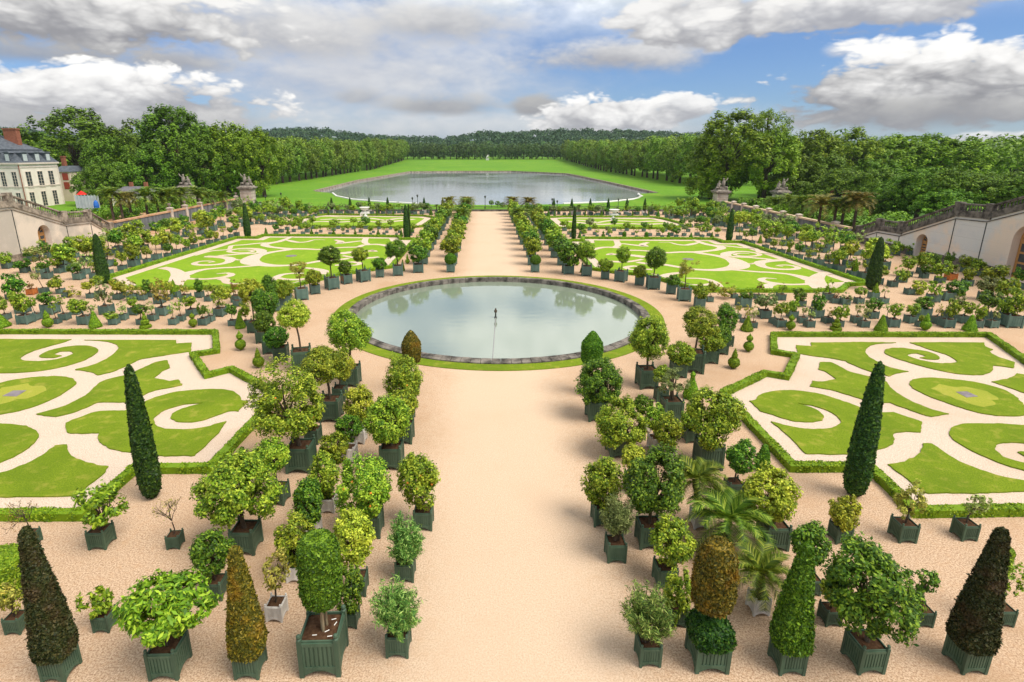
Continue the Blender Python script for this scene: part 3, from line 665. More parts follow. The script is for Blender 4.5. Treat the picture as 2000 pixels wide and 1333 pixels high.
def poly_wall(loops, X0, X1):               # polygon with holes in (Y, z), extruded from X0 to X1
    fl = [[Vector((p[0], p[1], 0)) for p in L] for L in loops]
    tri = geometry.tessellate_polygon(fl); pts = [p for L in fl for p in L]; n = len(pts)
    mb = MB(); Fs = [tuple(t) for t in tri] + [tuple(i + n for i in reversed(t)) for t in tri]; k = 0
    for L in fl:
        m_ = len(L); Fs += [(k + i, k + (i + 1) % m_, n + k + (i + 1) % m_, n + k + i) for i in range(m_)]; k += m_
    mb.add([(X0, p.x, p.y) for p in pts] + [(X1, p.x, p.y) for p in pts], Fs); return mb
def stairs(side, X, prof, niches, mw, mbal, label):
    s = 1 if X > 0 else -1
    root = empty('stair_wall', (X, prof[-1][0], 0)); tag(root, label, 'staircase', 'great stairs flanking the garden')
    off = (-X, -prof[-1][0], 0)
    def bld(mb, name, mat, par=root): return mb.build(name, mat, par, off)
    BH = 1.75
    low = [(y, z - BH) for y, z in prof]
    poly = [(prof[0][0], -.1)] + low + [(prof[-1][0], -.1)]
    def arch(y0, y1, zt):
        r = (y1 - y0) / 2; c = (y0 + y1) / 2
        return [(y0, .02), (y1, .02)] + [(c + r * math.cos(a), zt - r + r * math.sin(a)) for a in [math.pi * i / 12 for i in range(13)]]
    holes = [arch(*q) for q in niches]
    bld(poly_wall([poly] + holes, X, X + s * 1.1), 'wall', mw)
    mb = MB(); mb.prism(poly, 'x', X + s * 1.102, X + s * 16); bld(mb, 'stair_body', mw)
    for (y0, y1, zt) in niches:
        a = arch(y0 + .05, y1 - .05, zt - .05); mb = MB(); mb.prism(a, 'x', X + s * .92, X + s * 1.0)
        d = bld(mb, 'door', M['wood_door'])
        mb = MB(); c = (y0 + y1) / 2; hw = (y1 - y0) / 2
        for i in range(3):
            for j in (-1, 1):
                z0 = .9 + i * (zt - hw - 1.1) / 3
                mb.box(min(X + s * .90, X + s * .915), max(X + s * .90, X + s * .915), c + j * hw * .5 - hw * .3, c + j * hw * .5 + hw * .3, z0, z0 + (zt - hw - 1.1) / 3 - .25)
        for i in range(5):
            a0 = math.pi * (i + .15) / 5; a1 = math.pi * (i + .85) / 5; r0, r1 = hw * .3, hw * .8
            P = [(c + r0 * math.cos(a0), zt - hw + r0 * math.sin(a0)), (c + r1 * math.cos(a0), zt - hw + r1 * math.sin(a0)), (c + r1 * math.cos(a1), zt - hw + r1 * math.sin(a1)), (c + r0 * math.cos(a1), zt - hw + r0 * math.sin(a1))]
            mb.prism(P, 'x', X + s * .90, X + s * .915)
        mb.build('pane', M['glass'], d)
    # string course under the balustrade, its plinth, balusters, hand rail and piers
    def strip(o0, o1, x0, x1):
        mb = MB()
        for i in range(len(prof) - 1):
            (ya, za), (yb, zb) = prof[i], prof[i + 1]
            mb.prism([(ya, za - o0), (yb, zb - o0), (yb, zb - o1), (ya, za - o1)], 'x', X + s * x0, X + s * x1)
        return mb
    bld(strip(BH + .42, BH + .30, -.10, .05), 'string_course', mbal)
    bld(strip(BH, .95, -.16, .5), 'balustrade_base', mbal)
    bld(strip(.2, 0, -.10, .45), 'hand_rail', mbal)
    mb = MB()
    for i in range(len(prof) - 1):
        (ya, za), (yb, zb) = prof[i], prof[i + 1]; L = abs(yb - ya); k = max(2, int(L / .42))
        for j in range(k):
            f = (j + .5) / k; y = ya + (yb - ya) * f; z = za + (zb - za) * f
            mb.lathe([(.07, -.96), (.12, -.75), (.05, -.45), (.08, -.19)], 5, (X + s * .17, y, z))
    bld(mb, 'balusters', mbal)
    for (y, z) in prof[1:]:
        mb = MB(); mb.box(min(X - s * .2, X + s * .54), max(X - s * .2, X + s * .54), y - .5, y + .5, z - BH - .03, z + .16)
        bld(mb, 'balustrade_pier', mbal)
    for (y, z) in prof[1:-1]:
        mb = MB(); mb.box(min(X - s * .05, X + s * .0), max(X - s * .05, X + s * .03), y - .05, y + .05, 0, z - BH - .45)
        bld(mb, 'drain_pipe', M['metal'])
    mb = MB()
    for y0, y1 in [(prof[0][0], prof[-1][0])]:
        cuts = sorted([prof[-1][0]] + [q for (a, c, _) in niches for q in (a - .3, c + .3)] + [prof[0][0]])
        for i in range(0, len(cuts) - 1, 2):
            mb.box(min(X - s * .12, X), max(X - s * .12, X), cuts[i], cuts[i + 1], 0, 1.1)
    bld(mb, 'plinth', mbal)
    return root
def prof_from(pts, X):
    P = [PX(u, v, X) for u, v in pts]; return [(p.y, p.z) for p in P]
XR, XL = 64.0, -66.0
pr = prof_from([(1936, 401), (1874, 397), (1762, 435), (1718, 429), (1677, 443)], XR)
# the flight nearest the terrace climbs on towards it
a, c = PX(2000, 383, XR), PX(1936, 401, XR)
sl_ = (a.z - c.z) / (a.y - c.y)
pr = [(pr[0][0] - (13.6 - pr[0][1]) / -sl_, 13.6)] + pr if sl_ < 0 else pr
pr = [(-5, 13.6)] + pr
def yz(u, v, X): p = PX(u, v, X); return p.y, p.z
def niche(u0, u1, vt, X):
    ys = sorted((yz(u0, vt, X)[0], yz(u1, vt, X)[0])); return (ys[0], ys[1], yz((u0 + u1) / 2, vt, X)[1])
stairs('right', XR, pr, [niche(1815, 1792, 458, XR), niche(2050, 1985, 440, XR)], M['stone_shaded'], M['mossy'], 'shade-greyed stone stair wall with blackened balustrade on the right')
pl = prof_from([(15, 379), (124, 415), (172, 411.5), (216, 437)], XL)
s0 = (pl[0][1] - pl[1][1]) / (pl[0][0] - pl[1][0])
pl = [(pl[0][0] - 7.5, pl[0][1])] + pl
pl = [(pl[0][0] - (13.6 - pl[0][1]) / -s0, 13.6)] + pl
pl = [(-5, 13.6)] + pl
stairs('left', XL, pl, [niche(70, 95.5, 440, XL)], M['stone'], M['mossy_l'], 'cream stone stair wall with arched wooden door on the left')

# garden walls with piers, running on from the stairs to the gates
def urn_profile(s): return [(.16 * s, 0), (.16 * s, .06 * s), (.07 * s, .14 * s), (.22 * s, .3 * s), (.27 * s, .5 * s), (.2 * s, .56 * s), (.25 * s, .62 * s)]
def garden_wall(X, ys, y0, y1, top, mpan, mcop, label, k=1.0):
    s = 1 if X > 0 else -1
    r = empty('garden_wall', (X, y0, 0)); tag(r, label, 'wall', 'panelled garden walls')
    o = (-X, -y0, 0)
    mb = MB(); mb.box(X - .25, X + .25, y0, y1, 0, 2.2 * k); mb.build('panel', mpan, r, o)
    mb = MB(); mb.box(X - .38, X + .38, y0, y1, 2.2 * k + .003, 2.2 * k + .3); mb.build('coping', mcop, r, o)
    for y in ys:
        mb = MB(); h3 = 2.75 * k; mb.box(X - .45, X + .45, y - .42, y + .42, 0, h3); mb.box(X - .55, X + .55, y - .52, y + .52, h3, h3 + .15); mb.box(X - .52, X + .52, y - .5, y + .5, h3 + .15, h3 + .3, (.3, .3))
        p = mb.build('wall_pier', M['pier'], r, o)
        if top:
            mb = MB(); mb.lathe(urn_profile(1.3), 10, (X, y, h3 + .3)); mb.build('stone_vase', M['sculpt'], p)
yl = [PX(u, 425, XL).y for u in (334, 364, 394, 420, 443, 466)]
garden_wall(XL, yl, pl[-1][0] + .55, 149, True, M['wall_grey'], M['coping'], 'grey panelled garden wall with white piers and vases on the left', 1.3)
yr = [PX(u, 425, 63.0).y for u in (1430, 1450, 1474, 1500, 1528, 1560, 1634)]
garden_wall(63.0, yr, pr[-1][0] + .55, 149, False, M['wall_grey'], M['coping_pale'], 'grey panelled garden wall with pale coping on the right')
# short stone wall joining stair and garden wall
for X, y0, u in ((XL, pl[-1][0], 'left'), (63.0, pr[-1][0], 'right')):
    pass
# gate piers with sculpture groups
def blob(mb, pts, n=7):
    mb.tube([p[:3] for p in pts], [p[3] for p in pts], n)
def gate_pier(u, vtop, Y, label):
    X = PY(u, 405, Y).x
    r = empty('gate_pier', (X, Y, 0)); tag(r, label, 'gate pier', 'gate piers with stone groups')
    zt = PY(u, vtop, Y).z
    mb = MB(); mb.box(-1.6, 1.6, -1.6, 1.6, 0, .8); mb.box(-1.4, 1.4, -1.4, 1.4, .8, zt - .7)
    for i in range(5): z = 1.0 + i * (zt - 1.9) / 5; mb.box(-1.47, 1.47, -1.47, 1.47, z, z + (zt - 1.9) / 5 - .14)
    mb.build('shaft', M['pier'], r)
    mb = MB(); mb.box(-1.75, 1.75, -1.75, 1.75, zt - .7, zt - .35); mb.box(-2.0, 2.0, -2.0, 2.0, zt - .35, zt); mb.box(-1.6, 1.6, -1.6, 1.6, zt, zt + .3, (.15, .15)); mb.build('cornice', M['sculpt'], r)
    rg = random.Random(u); z0 = .3; mb = MB()
    blob(mb, [(-1.2, 0, z0 - .1, .3), (-.4, .1, z0 + .1, .4), (.6, -.1, z0 + .1, .4), (1.2, 0, z0 - .1, .3)])
    f = 1 if rg.random() < .5 else -1
    blob(mb, [(-.75 * f, 0, z0 + .1, .42), (-.7 * f, 0, z0 + .6, .34), (-.62 * f, 0, z0 + 1.05, .36), (-.58 * f, 0, z0 + 1.3, .13), (-.55 * f, 0, z0 + 1.45, .2), (-.53 * f, 0, z0 + 1.62, .17)])
    blob(mb, [(.3 * f, 0, z0 + .2, .4), (.38 * f, 0, z0 + .9, .32), (.3 * f, 0, z0 + 1.45, .38), (.28 * f, 0, z0 + 1.72, .13), (.3 * f, 0, z0 + 1.9, .21), (.33 * f, 0, z0 + 2.1, .17)])
    blob(mb, [(.45 * f, 0, z0 + 1.5, .16), (.95 * f, 0, z0 + 1.75, .12), (1.15 * f, 0, z0 + 2.2, .08)])
    blob(mb, [(-.4 * f, 0, z0 + 1.05, .13), (-.05 * f, -.2, z0 + .8, .1)])
    blob(mb, [(.5 * f, -.3, z0 + .3, .24), (1.0 * f, -.4, z0 + .35, .18), (1.15 * f, -.4, z0 - .1, .12)])
    blob(mb, [(-.8 * f, -.3, z0 + .2, .22), (-1.25 * f, -.4, z0 + .25, .16), (-1.3 * f, -.4, z0 - .1, .11)])
    sg = mb.build('sculpture_group', M['sculpt'], r, (0, 0, zt + .1), smooth=True); sg.scale = (1.25, 1.25, 1.3)
gate_pier(1405, 373, 151, 'stone gate pier with sculpture group at the end of the right garden wall')
gate_pier(1521, 374, 151, 'stone gate pier with sculpture group behind the right palms')
gate_pier(487, 365, 151, 'stone gate pier with sculpture group beside the left lawn')
gate_pier(369, 365, 151, 'stone gate pier with sculpture group behind the left palms')

# windows for the buildings: frame, bars and panes
def window(par, x, z, w_, h_, y, shut=None):
    mb = MB(); mb.box(x - w_ / 2 - .14, x + w_ / 2 + .14, y - .10, y + .02, z - .18, z - .002); mb.box(x - w_ / 2 - .1, x + w_ / 2 + .1, y - .08, y + .02, z + h_ + .002, z + h_ + .14)
    for i in (-1, 0, 1): mb.box(x + i * w_ / 2 - .05, x + i * w_ / 2 + .05, y - .05, y, z, z + h_)
    for i in range(1, 5): mb.box(x - w_ / 2, x + w_ / 2, y - .035, y, z + h_ * i / 5 - .03, z + h_ * i / 5 + .03)
    f = mb.build('window', M['trim'], par)
    mb = MB(); mb.box(x - w_ / 2, x + w_ / 2, y - .015, y + .03, z, z + h_); mb.build('pane', shut or M['glass'], f)
c0_ = 150.0; zE = 11.7; Yb = (c0_ - (H - zE) * ST) / CT; xe = (36 - CX) * c0_ / F; DB = 14.0
r = empty('mansion', (xe - 10, Yb, 0)); tag(r, 'cream mansion with slate mansard roof behind the left stairs', 'building')
o = Vector((-(xe - 10), -Yb, 0)); xw = xe - 45
def mbx(mb, name, mat, par=r): return mb.build(name, mat, par, o if par == r else (0, 0, 0))
mb = MB(); mb.box(xw, xe, Yb, Yb + DB, -1, zE); mbx(mb, 'wall', M['plaster'])
mb = MB(); mb.box(xw - .4, xe + .4, Yb - .4, Yb + DB + .4, zE + .003, zE + .45)
for za, zb in ((zE - .9, zE - .7), (5.6, 5.95)): mb.box(xw, xe + .12, Yb - .12, Yb, za, zb); mb.box(xe, xe + .12, Yb, Yb + DB, za, zb)
for y in (Yb - .06, Yb + DB - .5): mb.box(xe - .5 if y < Yb else xe, xe + .06, y, y + .55, 0, zE - .9)
mbx(mb, 'cornice', M['trim'])
zk = PX(60, 293, xe - 2).z; zr = zk + 4.2
mb = MB(); mb.box(xw - .3, xe + .3, Yb - .3, Yb + DB + .3, zE + .453, zk, (2.4, 2.4)); mb.box(xw + 2.0, xe - 2.0, Yb + 2.0, Yb + DB - 2.0, zk + .003, zr, (9, 6.6)); rf = mbx(mb, 'roof', M['slate'])
mb = MB(); mb.box(xw + 1.9, xe - 1.9, Yb + 1.9, Yb + DB - 1.9, zk - .1, zk + .12); mb.build('roof_moulding', M['slate'], rf)
def side_window(y, z, w_, h_):
    mb = MB(); mb.box(xe, xe + .10, y - w_ / 2 - .14, y + w_ / 2 + .14, z - .18, z - .002); mb.box(xe, xe + .08, y - w_ / 2 - .1, y + w_ / 2 + .1, z + h_ + .002, z + h_ + .14)
    for i in (-1, 0, 1): mb.box(xe, xe + .05, y + i * w_ / 2 - .05, y + i * w_ / 2 + .05, z, z + h_)
    for i in range(1, 5): mb.box(xe, xe + .035, y - w_ / 2, y + w_ / 2, z + h_ * i / 5 - .03, z + h_ * i / 5 + .03)
    f = mbx(mb, 'window', M['trim'])
    mb = MB(); mb.box(xe - .03, xe + .015, y - w_ / 2, y + w_ / 2, z, z + h_); mb.build('pane', M['glass'], f)
def ofx(u, v): return PX(u, v, xe)
za, zb = ofx(80, 365).z, ofx(80, 335).z; zc_, zd_ = ofx(88, 402).z, ofx(88, 374).z
for u in (57, 80, 101): side_window(ofx(u, 350).y, za, 1.9, zb - za)
for u in (64, 87, 109): side_window(ofx(u, 388).y, zc_, 1.7, zd_ - zc_)
for u in (-22, 1, 23): window(r, (u - CX) * c0_ / F - (xe - 10), za, 1.25, zb - za, 0); window(r, (u - CX) * c0_ / F - (xe - 10), zc_, 1.2, zd_ - zc_, 0)
for u in (-8, 17):
    xd = (u - CX) * c0_ / F; zd = zE + .5; mb = MB(); mb.box(xd - .75, xd + .75, Yb - .05, Yb + 2.4, zd, zd + 2.5, (.1, 0)); mb.box(xd - .95, xd + .95, Yb - .2, Yb + 2.4, zd + 2.5, zd + 2.85, (.3, 0)); d = mbx(mb, 'dormer', M['slate'])
    mb = MB(); mb.box(xd - .5, xd + .5, Yb - .09, Yb - .052, zd + .4, zd + 2.2); mbx(mb, 'pane', M['panel'], d)
for u in (49, 73, 94):
    yd = ofx(u, 311).y; zd = zE + .5; mb = MB(); mb.box(xe - 2.4, xe + .05, yd - 1.0, yd + 1.0, zd, zd + 2.5, (0, .1)); mb.box(xe - 2.4, xe + .2, yd - 1.25, yd + 1.25, zd + 2.5, zd + 2.85, (0, .3)); d = mbx(mb, 'dormer', M['slate'])
    mb = MB(); mb.box(xe + .052, xe + .09, yd - .7, yd + .7, zd + .4, zd + 2.2); mbx(mb, 'pane', M['panel'], d)
for dx, dy, h_ in ((-6.5, 8, 4.2),):
    x, y = xe + dx, Yb + dy; z0 = zk + 1.2; mb = MB(); mb.box(x - 1.8, x + 1.8, y - .7, y + .7, z0, z0 + h_); mb.box(x - 1.95, x + 1.95, y - .85, y + .85, z0 + h_ + .003, z0 + h_ + .35); mbx(mb, 'chimney', M['brick'], rf)
mb = MB(); mb.tube([(xe + .02, Yb - .16, 0), (xe + .02, Yb - .16, zE)], .12, 6); mbx(mb, 'drain_pipe', M['brick'])
# narrow house behind it
Yh = 178.0; x0, x1 = PY(112, 380, Yh).x, PY(143, 380, Yh).x; ze = PY(130, 336, Yh).z
r2 = empty('house', ((x0 + x1) / 2, Yh, 0)); tag(r2, 'narrow pink house with red shutters beside the cream mansion', 'building')
hw = (x1 - x0) / 2
mb = MB(); mb.box(-hw, hw, 0, 9, 0, ze); mb.build('wall', M['plaster_pink'], r2)
mb = MB(); mb.box(-hw - .3, hw + .3, -.3, 9.3, ze + .003, ze + 1.7, (1.6, 2.5)); rf = mb.build('roof', M['slate'], r2)
mb = MB(); mb.box(-.5 - 1.0, .5 - 1.0, 3, 4, ze + .5, ze + 4.4); mb.box(-1.6, -.4, 2.9, 4.1, ze + 4.4, ze + 4.7); mb.build('chimney', M['brick'], rf)
for zz in (.42, .72):
    z = ze * zz
    window(r2, -hw * .45, z, .8, 2.0, 0)
    mb = MB(); mb.box(hw * .1, hw * .8, -.08, 0, z, z + 2.1); mb.build('shutter', M['red_paint'], r2)
# small roofs beyond the palms
def small_house(u0, u1, vr, ve, Y, mr, label):
    a, c = PY(u0, ve, Y), PY(u1, ve, Y); zt = PY(u0, vr, Y).z
    r = empty('small_house', ((a.x + c.x) / 2, Y, 0)); tag(r, label, 'building'); hw = (c.x - a.x) / 2
    mb = MB(); mb.box(-hw, hw, 0, 7, 0, a.z); mb.build('wall', M['plaster'], r)
    mb = MB(); mb.box(-hw - .4, hw + .4, -.4, 7.4, a.z + .003, zt, (hw * .55, 3.2)); rf = mb.build('roof', mr, r)
    for k in (-.15, .75):
        mb = MB(); mb.box(hw * k - .4, hw * k + .4, 3, 3.8, a.z + .2, zt + 1.2); mb.build('chimney', M['brick'], rf)
small_house(217, 282, 366, 379, 160, M['grey_roof'], 'small house with low grey hipped roof behind the left palms')
small_house(1617, 1664, 383, 394, 150, M['slate'], 'small house with blue slate roof and chimneys behind the right palms')
# builders' corner behind the left stairs
a, c = PY(147, 388, 128), PY(192, 388, 128)
mb = MB(); mb.box(a.x, c.x, 128, 128.12, 0, a.z + .6)
for i in range(8): x = a.x + (c.x - a.x) * i / 7; mb.box(x - .06, x + .06, 127.9, 127.99, 0, a.z + .8)
tag(mb.build('site_fence', M['panel']), 'pale panel fence beside the narrow pink house', 'fence')
P = PY(187, 396, 122); mb = MB(); mb.lathe([(.45, P.z - 1.8), (.55, P.z - .6), (.4, P.z + .1), (.2, P.z + .4), (.05, P.z + .5)], 9, (P.x, 122, 0))
tag(mb.build('covered_bundle', M['blue']), 'tall bundle under a blue cover behind the left stairs', 'bundle')
P = PY(159, 378, 135); e = empty('parasol', (P.x, 135, 0)); tag(e, 'red parasol by the trees behind the narrow pink house', 'parasol')
mb = MB(); mb.lathe([(1.1, P.z - .3), (.6, P.z + .2), (.03, P.z + .6)], 8); mb.build('canopy', M['red_cloth'], e)
mb = MB(); mb.tube([(0, 0, 0), (0, 0, P.z + .3)], .05, 6); mb.build('pole', M['metal'], e)
m_, b_ = PY(128, 440, 118), PY(330, 430, 118)
slab('earth', [[(-92, 100), (-62.6, 100), (-62.6, 147), (-92, 147)]], .004, .004, M['coping'])
# terrace of the railing at the far end of the garden
Yf = 147.0
r = empty('iron_railing', (0, Yf, 0)); tag(r, 'low dark iron railing across the far end of the garden', 'railing')
mb = MB(); mb.box(-60, 61, -.3, .3, 0, .45); mb.build('kerb', M['mossy'], r)
mb = MB(); mb.box(-60, 61, -.05, .05, 1.2, 1.28); mb.box(-60, 61, -.04, .04, .55, .6); mb.build('rail', M['metal'], r)
mb = MB()
for i in range(484): x = -60 + i * .25; mb.box(x - .02, x + .02, -.02, .02, .45, 1.25)
mb.build('bars', M['metal'], r)
def lamp(u, vt, vb, label):
    g = G(u, vb) ; Y = max(g.y, 150.5); X = PY(u, vb, Y).x; h_ = PY(u, vt, Y).z
    r = empty('lamp_post', (X, Y, 0)); tag(r, label, 'lamp post', 'lamp posts along the road by the lake')
    mb = MB(); mb.lathe([(.16, 0), (.16, .5), (.08, .6), (.06, h_ - .7)], 8); mb.build('pole', M['metal'], r)
    mb = MB(); mb.lathe([(.08, h_ - .7), (.26, h_ - .2), (.3, h_ - .15), (.05, h_ + .1)], 6); mb.build('lantern', M['metal'], r)
for a in [(520, 383, 404, 'short lamp post at the left end of the lake road'), (551, 377, 405, 'tall lamp post on the lawn left of the lake corner'), (806, 386, 407, 'shorter lamp post of the pair at the near left lake shore'),
          (816, 381, 408, 'taller lamp post of the pair at the near left lake shore'), (947.5, 383, 408, 'lamp post just left of the three small trees by the lake'),
          (1078, 388, 407, 'taller lamp post of the pair at the near right lake shore'), (1088, 392, 407, 'shorter lamp post of the pair at the near right lake shore'),
          (1207, 388, 407, 'taller lamp post before the right lake corner'), (1226, 393, 408, 'shorter lamp post before the right lake corner'), (1336, 391, 408, 'lamp post on the lawn near the right garden wall')]:
    lamp(*a)
# van behind the railing
P = PY(510, 400, 152); r = empty('parked_van', (P.x, 152, 0)); tag(r, 'dark van parked behind the railing at the far left', 'van')
mb = MB(); mb.box(-1.9, 1.9, -.9, .9, .35, 1.1); mb.box(-1.7, 1.3, -.85, .85, 1.1, 2.0, (.3, .12)); mb.build('body', M['metal'], r)
mb = MB(); mb.box(-1.3, -.3, -.93, -.80, 1.2, 1.75); mb.box(-.1, .9, -.93, -.80, 1.2, 1.75); mb.build('side_window', M['panel'], r)
for x in (-1.2, 1.2):
    for y in (-.85, .85):
        mb = MB(); mb.tube([(x, y - .12, .35), (x, y + .12, .35)], .35, 12); mb.build('wheel', M['glass'], r)
# white vases in the far lawns' middle and small figures before them
for u, vt, vb, sd_ in ((713, 405, 421, 'left'), (1199, 409.5, 424, 'right')):
    P = G(u, vb); h_ = PY(u, vt, P.y).z
    r = empty('stone_vase', (P.x, P.y, 0)); tag(r, 'large white stone vase on a pedestal behind the far %s lawn' % sd_, 'vase')
    mb = MB(); mb.box(-1.0, 1.0, -1.0, 1.0, 0, h_ * .35); mb.box(-.8, .8, -.8, .8, h_ * .35, h_ * .45); mb.build('pedestal', M['white'], r)
    mb = MB(); mb.lathe([(.35, h_ * .45), (.3, h_ * .55), (.95, h_ * .72), (1.05, h_ * .9), (1.25, h_ * .96), (1.25, h_), (.9, h_ * .97)], 16); mb.build('bowl', M['white'], r, smooth=False)
for u, vt, vb, sd_ in ((714, 418, 428.5, 'left'), (1197, 423, 430, 'right')):
    P = G(u, vb); h_ = PY(u, vt, P.y).z
    r = empty('statue', (P.x, P.y, 0)); tag(r, 'small white stone figure on the far %s lawn' % sd_, 'statue')
    mb = MB(); mb.box(-.6, .6, -.6, .6, 0, h_ * .3); mb.build('plinth', M['white'], r)
    mb = MB(); blob(mb, [(0, 0, h_ * .3, .4), (0, 0, h_ * .5, .35), (.05, 0, h_ * .75, .42), (.05, 0, h_ * .85, .14), (.05, 0, h_ * .93, .2), (.05, 0, h_, .1)]); mb.build('figure', M['white'], r, smooth=True)
P = PY(952, 310.5, 690); r = empty('equestrian_statue', (P.x, 690, 5.3)); tag(r, 'white statue of a rider on a rearing horse beyond the lake', 'statue')
mb = MB(); mb.box(-1.8, 1.8, -1.8, 1.8, 0, 2.2); mb.box(-2.1, 2.1, -2.1, 2.1, 2.2, 2.5); mb.build('pedestal', M['white'], r)
mb = MB(); blob(mb, [(-1.2, 0, 2.5, .2), (-1.1, 0, 3.3, .35), (-.6, 0, 4.0, .75), (.3, 0, 4.6, .7), (.9, 0, 5.3, .4), (1.3, 0, 5.8, .35), (1.8, 0, 5.6, .2)]); blob(mb, [(.5, .3, 4.5, .3), (1.3, .3, 4.4, .18), (1.5, .3, 3.9, .12)]); blob(mb, [(-.9, -.4, 2.5, .2), (-.7, -.3, 3.4, .3)]); mb.build('horse', M['white'], r, smooth=True)
mb = MB(); blob(mb, [(0, 0, 4.9, .4), (-.1, 0, 5.6, .38), (-.1, 0, 5.95, .15), (-.1, 0, 6.2, .24), (-.1, 0, 6.45, .12)]); blob(mb, [(0, 0, 5.7, .18), (.6, .3, 6.1, .12)]); mb.build('rider', M['white'], r, smooth=True)
# stone edge of the lake
mb = MB()
pts = [G(u, v, LAKE_Z) for u, v in [(614, 377), (700, 355), (800, 337.5), (850, 337), (900, 336.5), (1000, 336.5), (1107, 341.5), (1180, 357), (1283, 381)]]
for i in range(len(pts) - 1):
    a, c = pts[i], pts[i + 1]; d = (c - a).normalized(); q = Vector((-d.y, d.x, 0))
    mb.add([a - q * .35 + Vector((0, 0, -.3)), c - q * .35 + Vector((0, 0, -.3)), c + q * .5 + Vector((0, 0, -.3)), a + q * .5 + Vector((0, 0, -.3)),
            a - q * .35 + Vector((0, 0, .95)), c - q * .35 + Vector((0, 0, .95)), c + q * .5 + Vector((0, 0, .95)), a + q * .5 + Vector((0, 0, .95))],
           [(3, 2, 1, 0), (4, 5, 6, 7), (0, 1, 5, 4), (1, 2, 6, 5), (2, 3, 7, 6), (3, 0, 4, 7)])
tag(mb.build('lake_wall', M['mossy_l']), 'long low stone wall along the far sides of the lake', 'wall')
mb = MB(); pts = [G(u, v, LAKE_Z) for u, v in [(1246, 383), (1254, 388), (1236, 395), (1187, 400.5), (1100, 404)]]
mb.tube([p + Vector((0, 0, .72)) for p in pts], .45, 5)
tag(mb.build('lake_kerb', M['white']), 'pale stone kerb at the near right corner of the lake', 'kerb')
mb = MB(); pts = [G(u, v, LAKE_Z) for u, v in [(825, 404.5), (750, 400.5), (690, 395.5), (658, 388.5), (650, 382)]]
mb.tube([p + Vector((0, 0, .72)) for p in pts], .45, 5)
tag(mb.build('lake_kerb', M['white']), 'pale stone kerb at the near left corner of the lake', 'kerb')
# ---------------------------------------------------------------- plant builders
def fib(n, rng):
    i = np.arange(n) + .5; ph = np.arccos(1 - 2 * i / n); th = np.pi * (1 + 5 ** .5) * i + rng.uniform(0, 6)
    return np.stack([np.cos(th) * np.sin(ph), np.sin(th) * np.sin(ph), np.cos(ph)], 1)
def crown_geo(rng, a, b, n, size, nl=16, rough=.12, asp=.5, up=.3, gap=0.0, jit=.6, per=7, rho=.19):
    """a crown of leafy sprays: big lobes give the outline, small sprays sit on them with gaps between"""
    D = fib(nl, rng) + rng.normal(0, .18 + rough, (nl, 3)); D /= np.linalg.norm(D, axis=1, keepdims=True)
    cs = D * (.58 + rng.normal(0, rough, (nl, 1))); rs = np.clip(.42 + rng.normal(0, .08 + rough * .4, nl) - gap * .12, .2, .62)
    ns = max(10, int(nl * per * (1 - gap * .75)))
    k = rng.integers(0, nl, ns * 3); d = rng.normal(0, 1, (ns * 3, 3)) + D[k] * .9; d /= np.linalg.norm(d, axis=1, keepdims=True)
    S = cs[k] + d * rs[k][:, None] * rng.uniform(.75, 1.08, (ns * 3, 1))
    keep = np.ones(ns * 3, bool)
    for j in range(nl): keep &= (np.linalg.norm(S - cs[j], axis=1) > rs[j] * .70) | (rng.uniform(0, 1, ns * 3) < .15)
    S, SD = S[keep][:ns], d[keep][:ns]; ns = len(S)
    m_ = n // ns + 1; q = rng.normal(0, 1, (ns, m_, 3)); q /= np.linalg.norm(q, axis=2, keepdims=True)
    q = q + SD[:, None, :] * .35 + np.array([0, 0, .15]); R_ = rho * rng.uniform(.65, 1.35, (ns, 1, 1))
    P = (S[:, None, :] + q * R_ * rng.uniform(.25, 1, (ns, m_, 1)) ** .5).reshape(-1, 3)
    N = (q * .7 + SD[:, None, :] * .5).reshape(-1, 3)
    s = np.percentile(np.linalg.norm(P, axis=1), 90)
    P = P / s * np.array([a, a, b]); N = N + np.array([0, 0, .25])
    V, Q = leaf_quads(P, N, size, rng, asp, jit, up)
    return V, Q, (cs / s) * np.array([a, a, b])
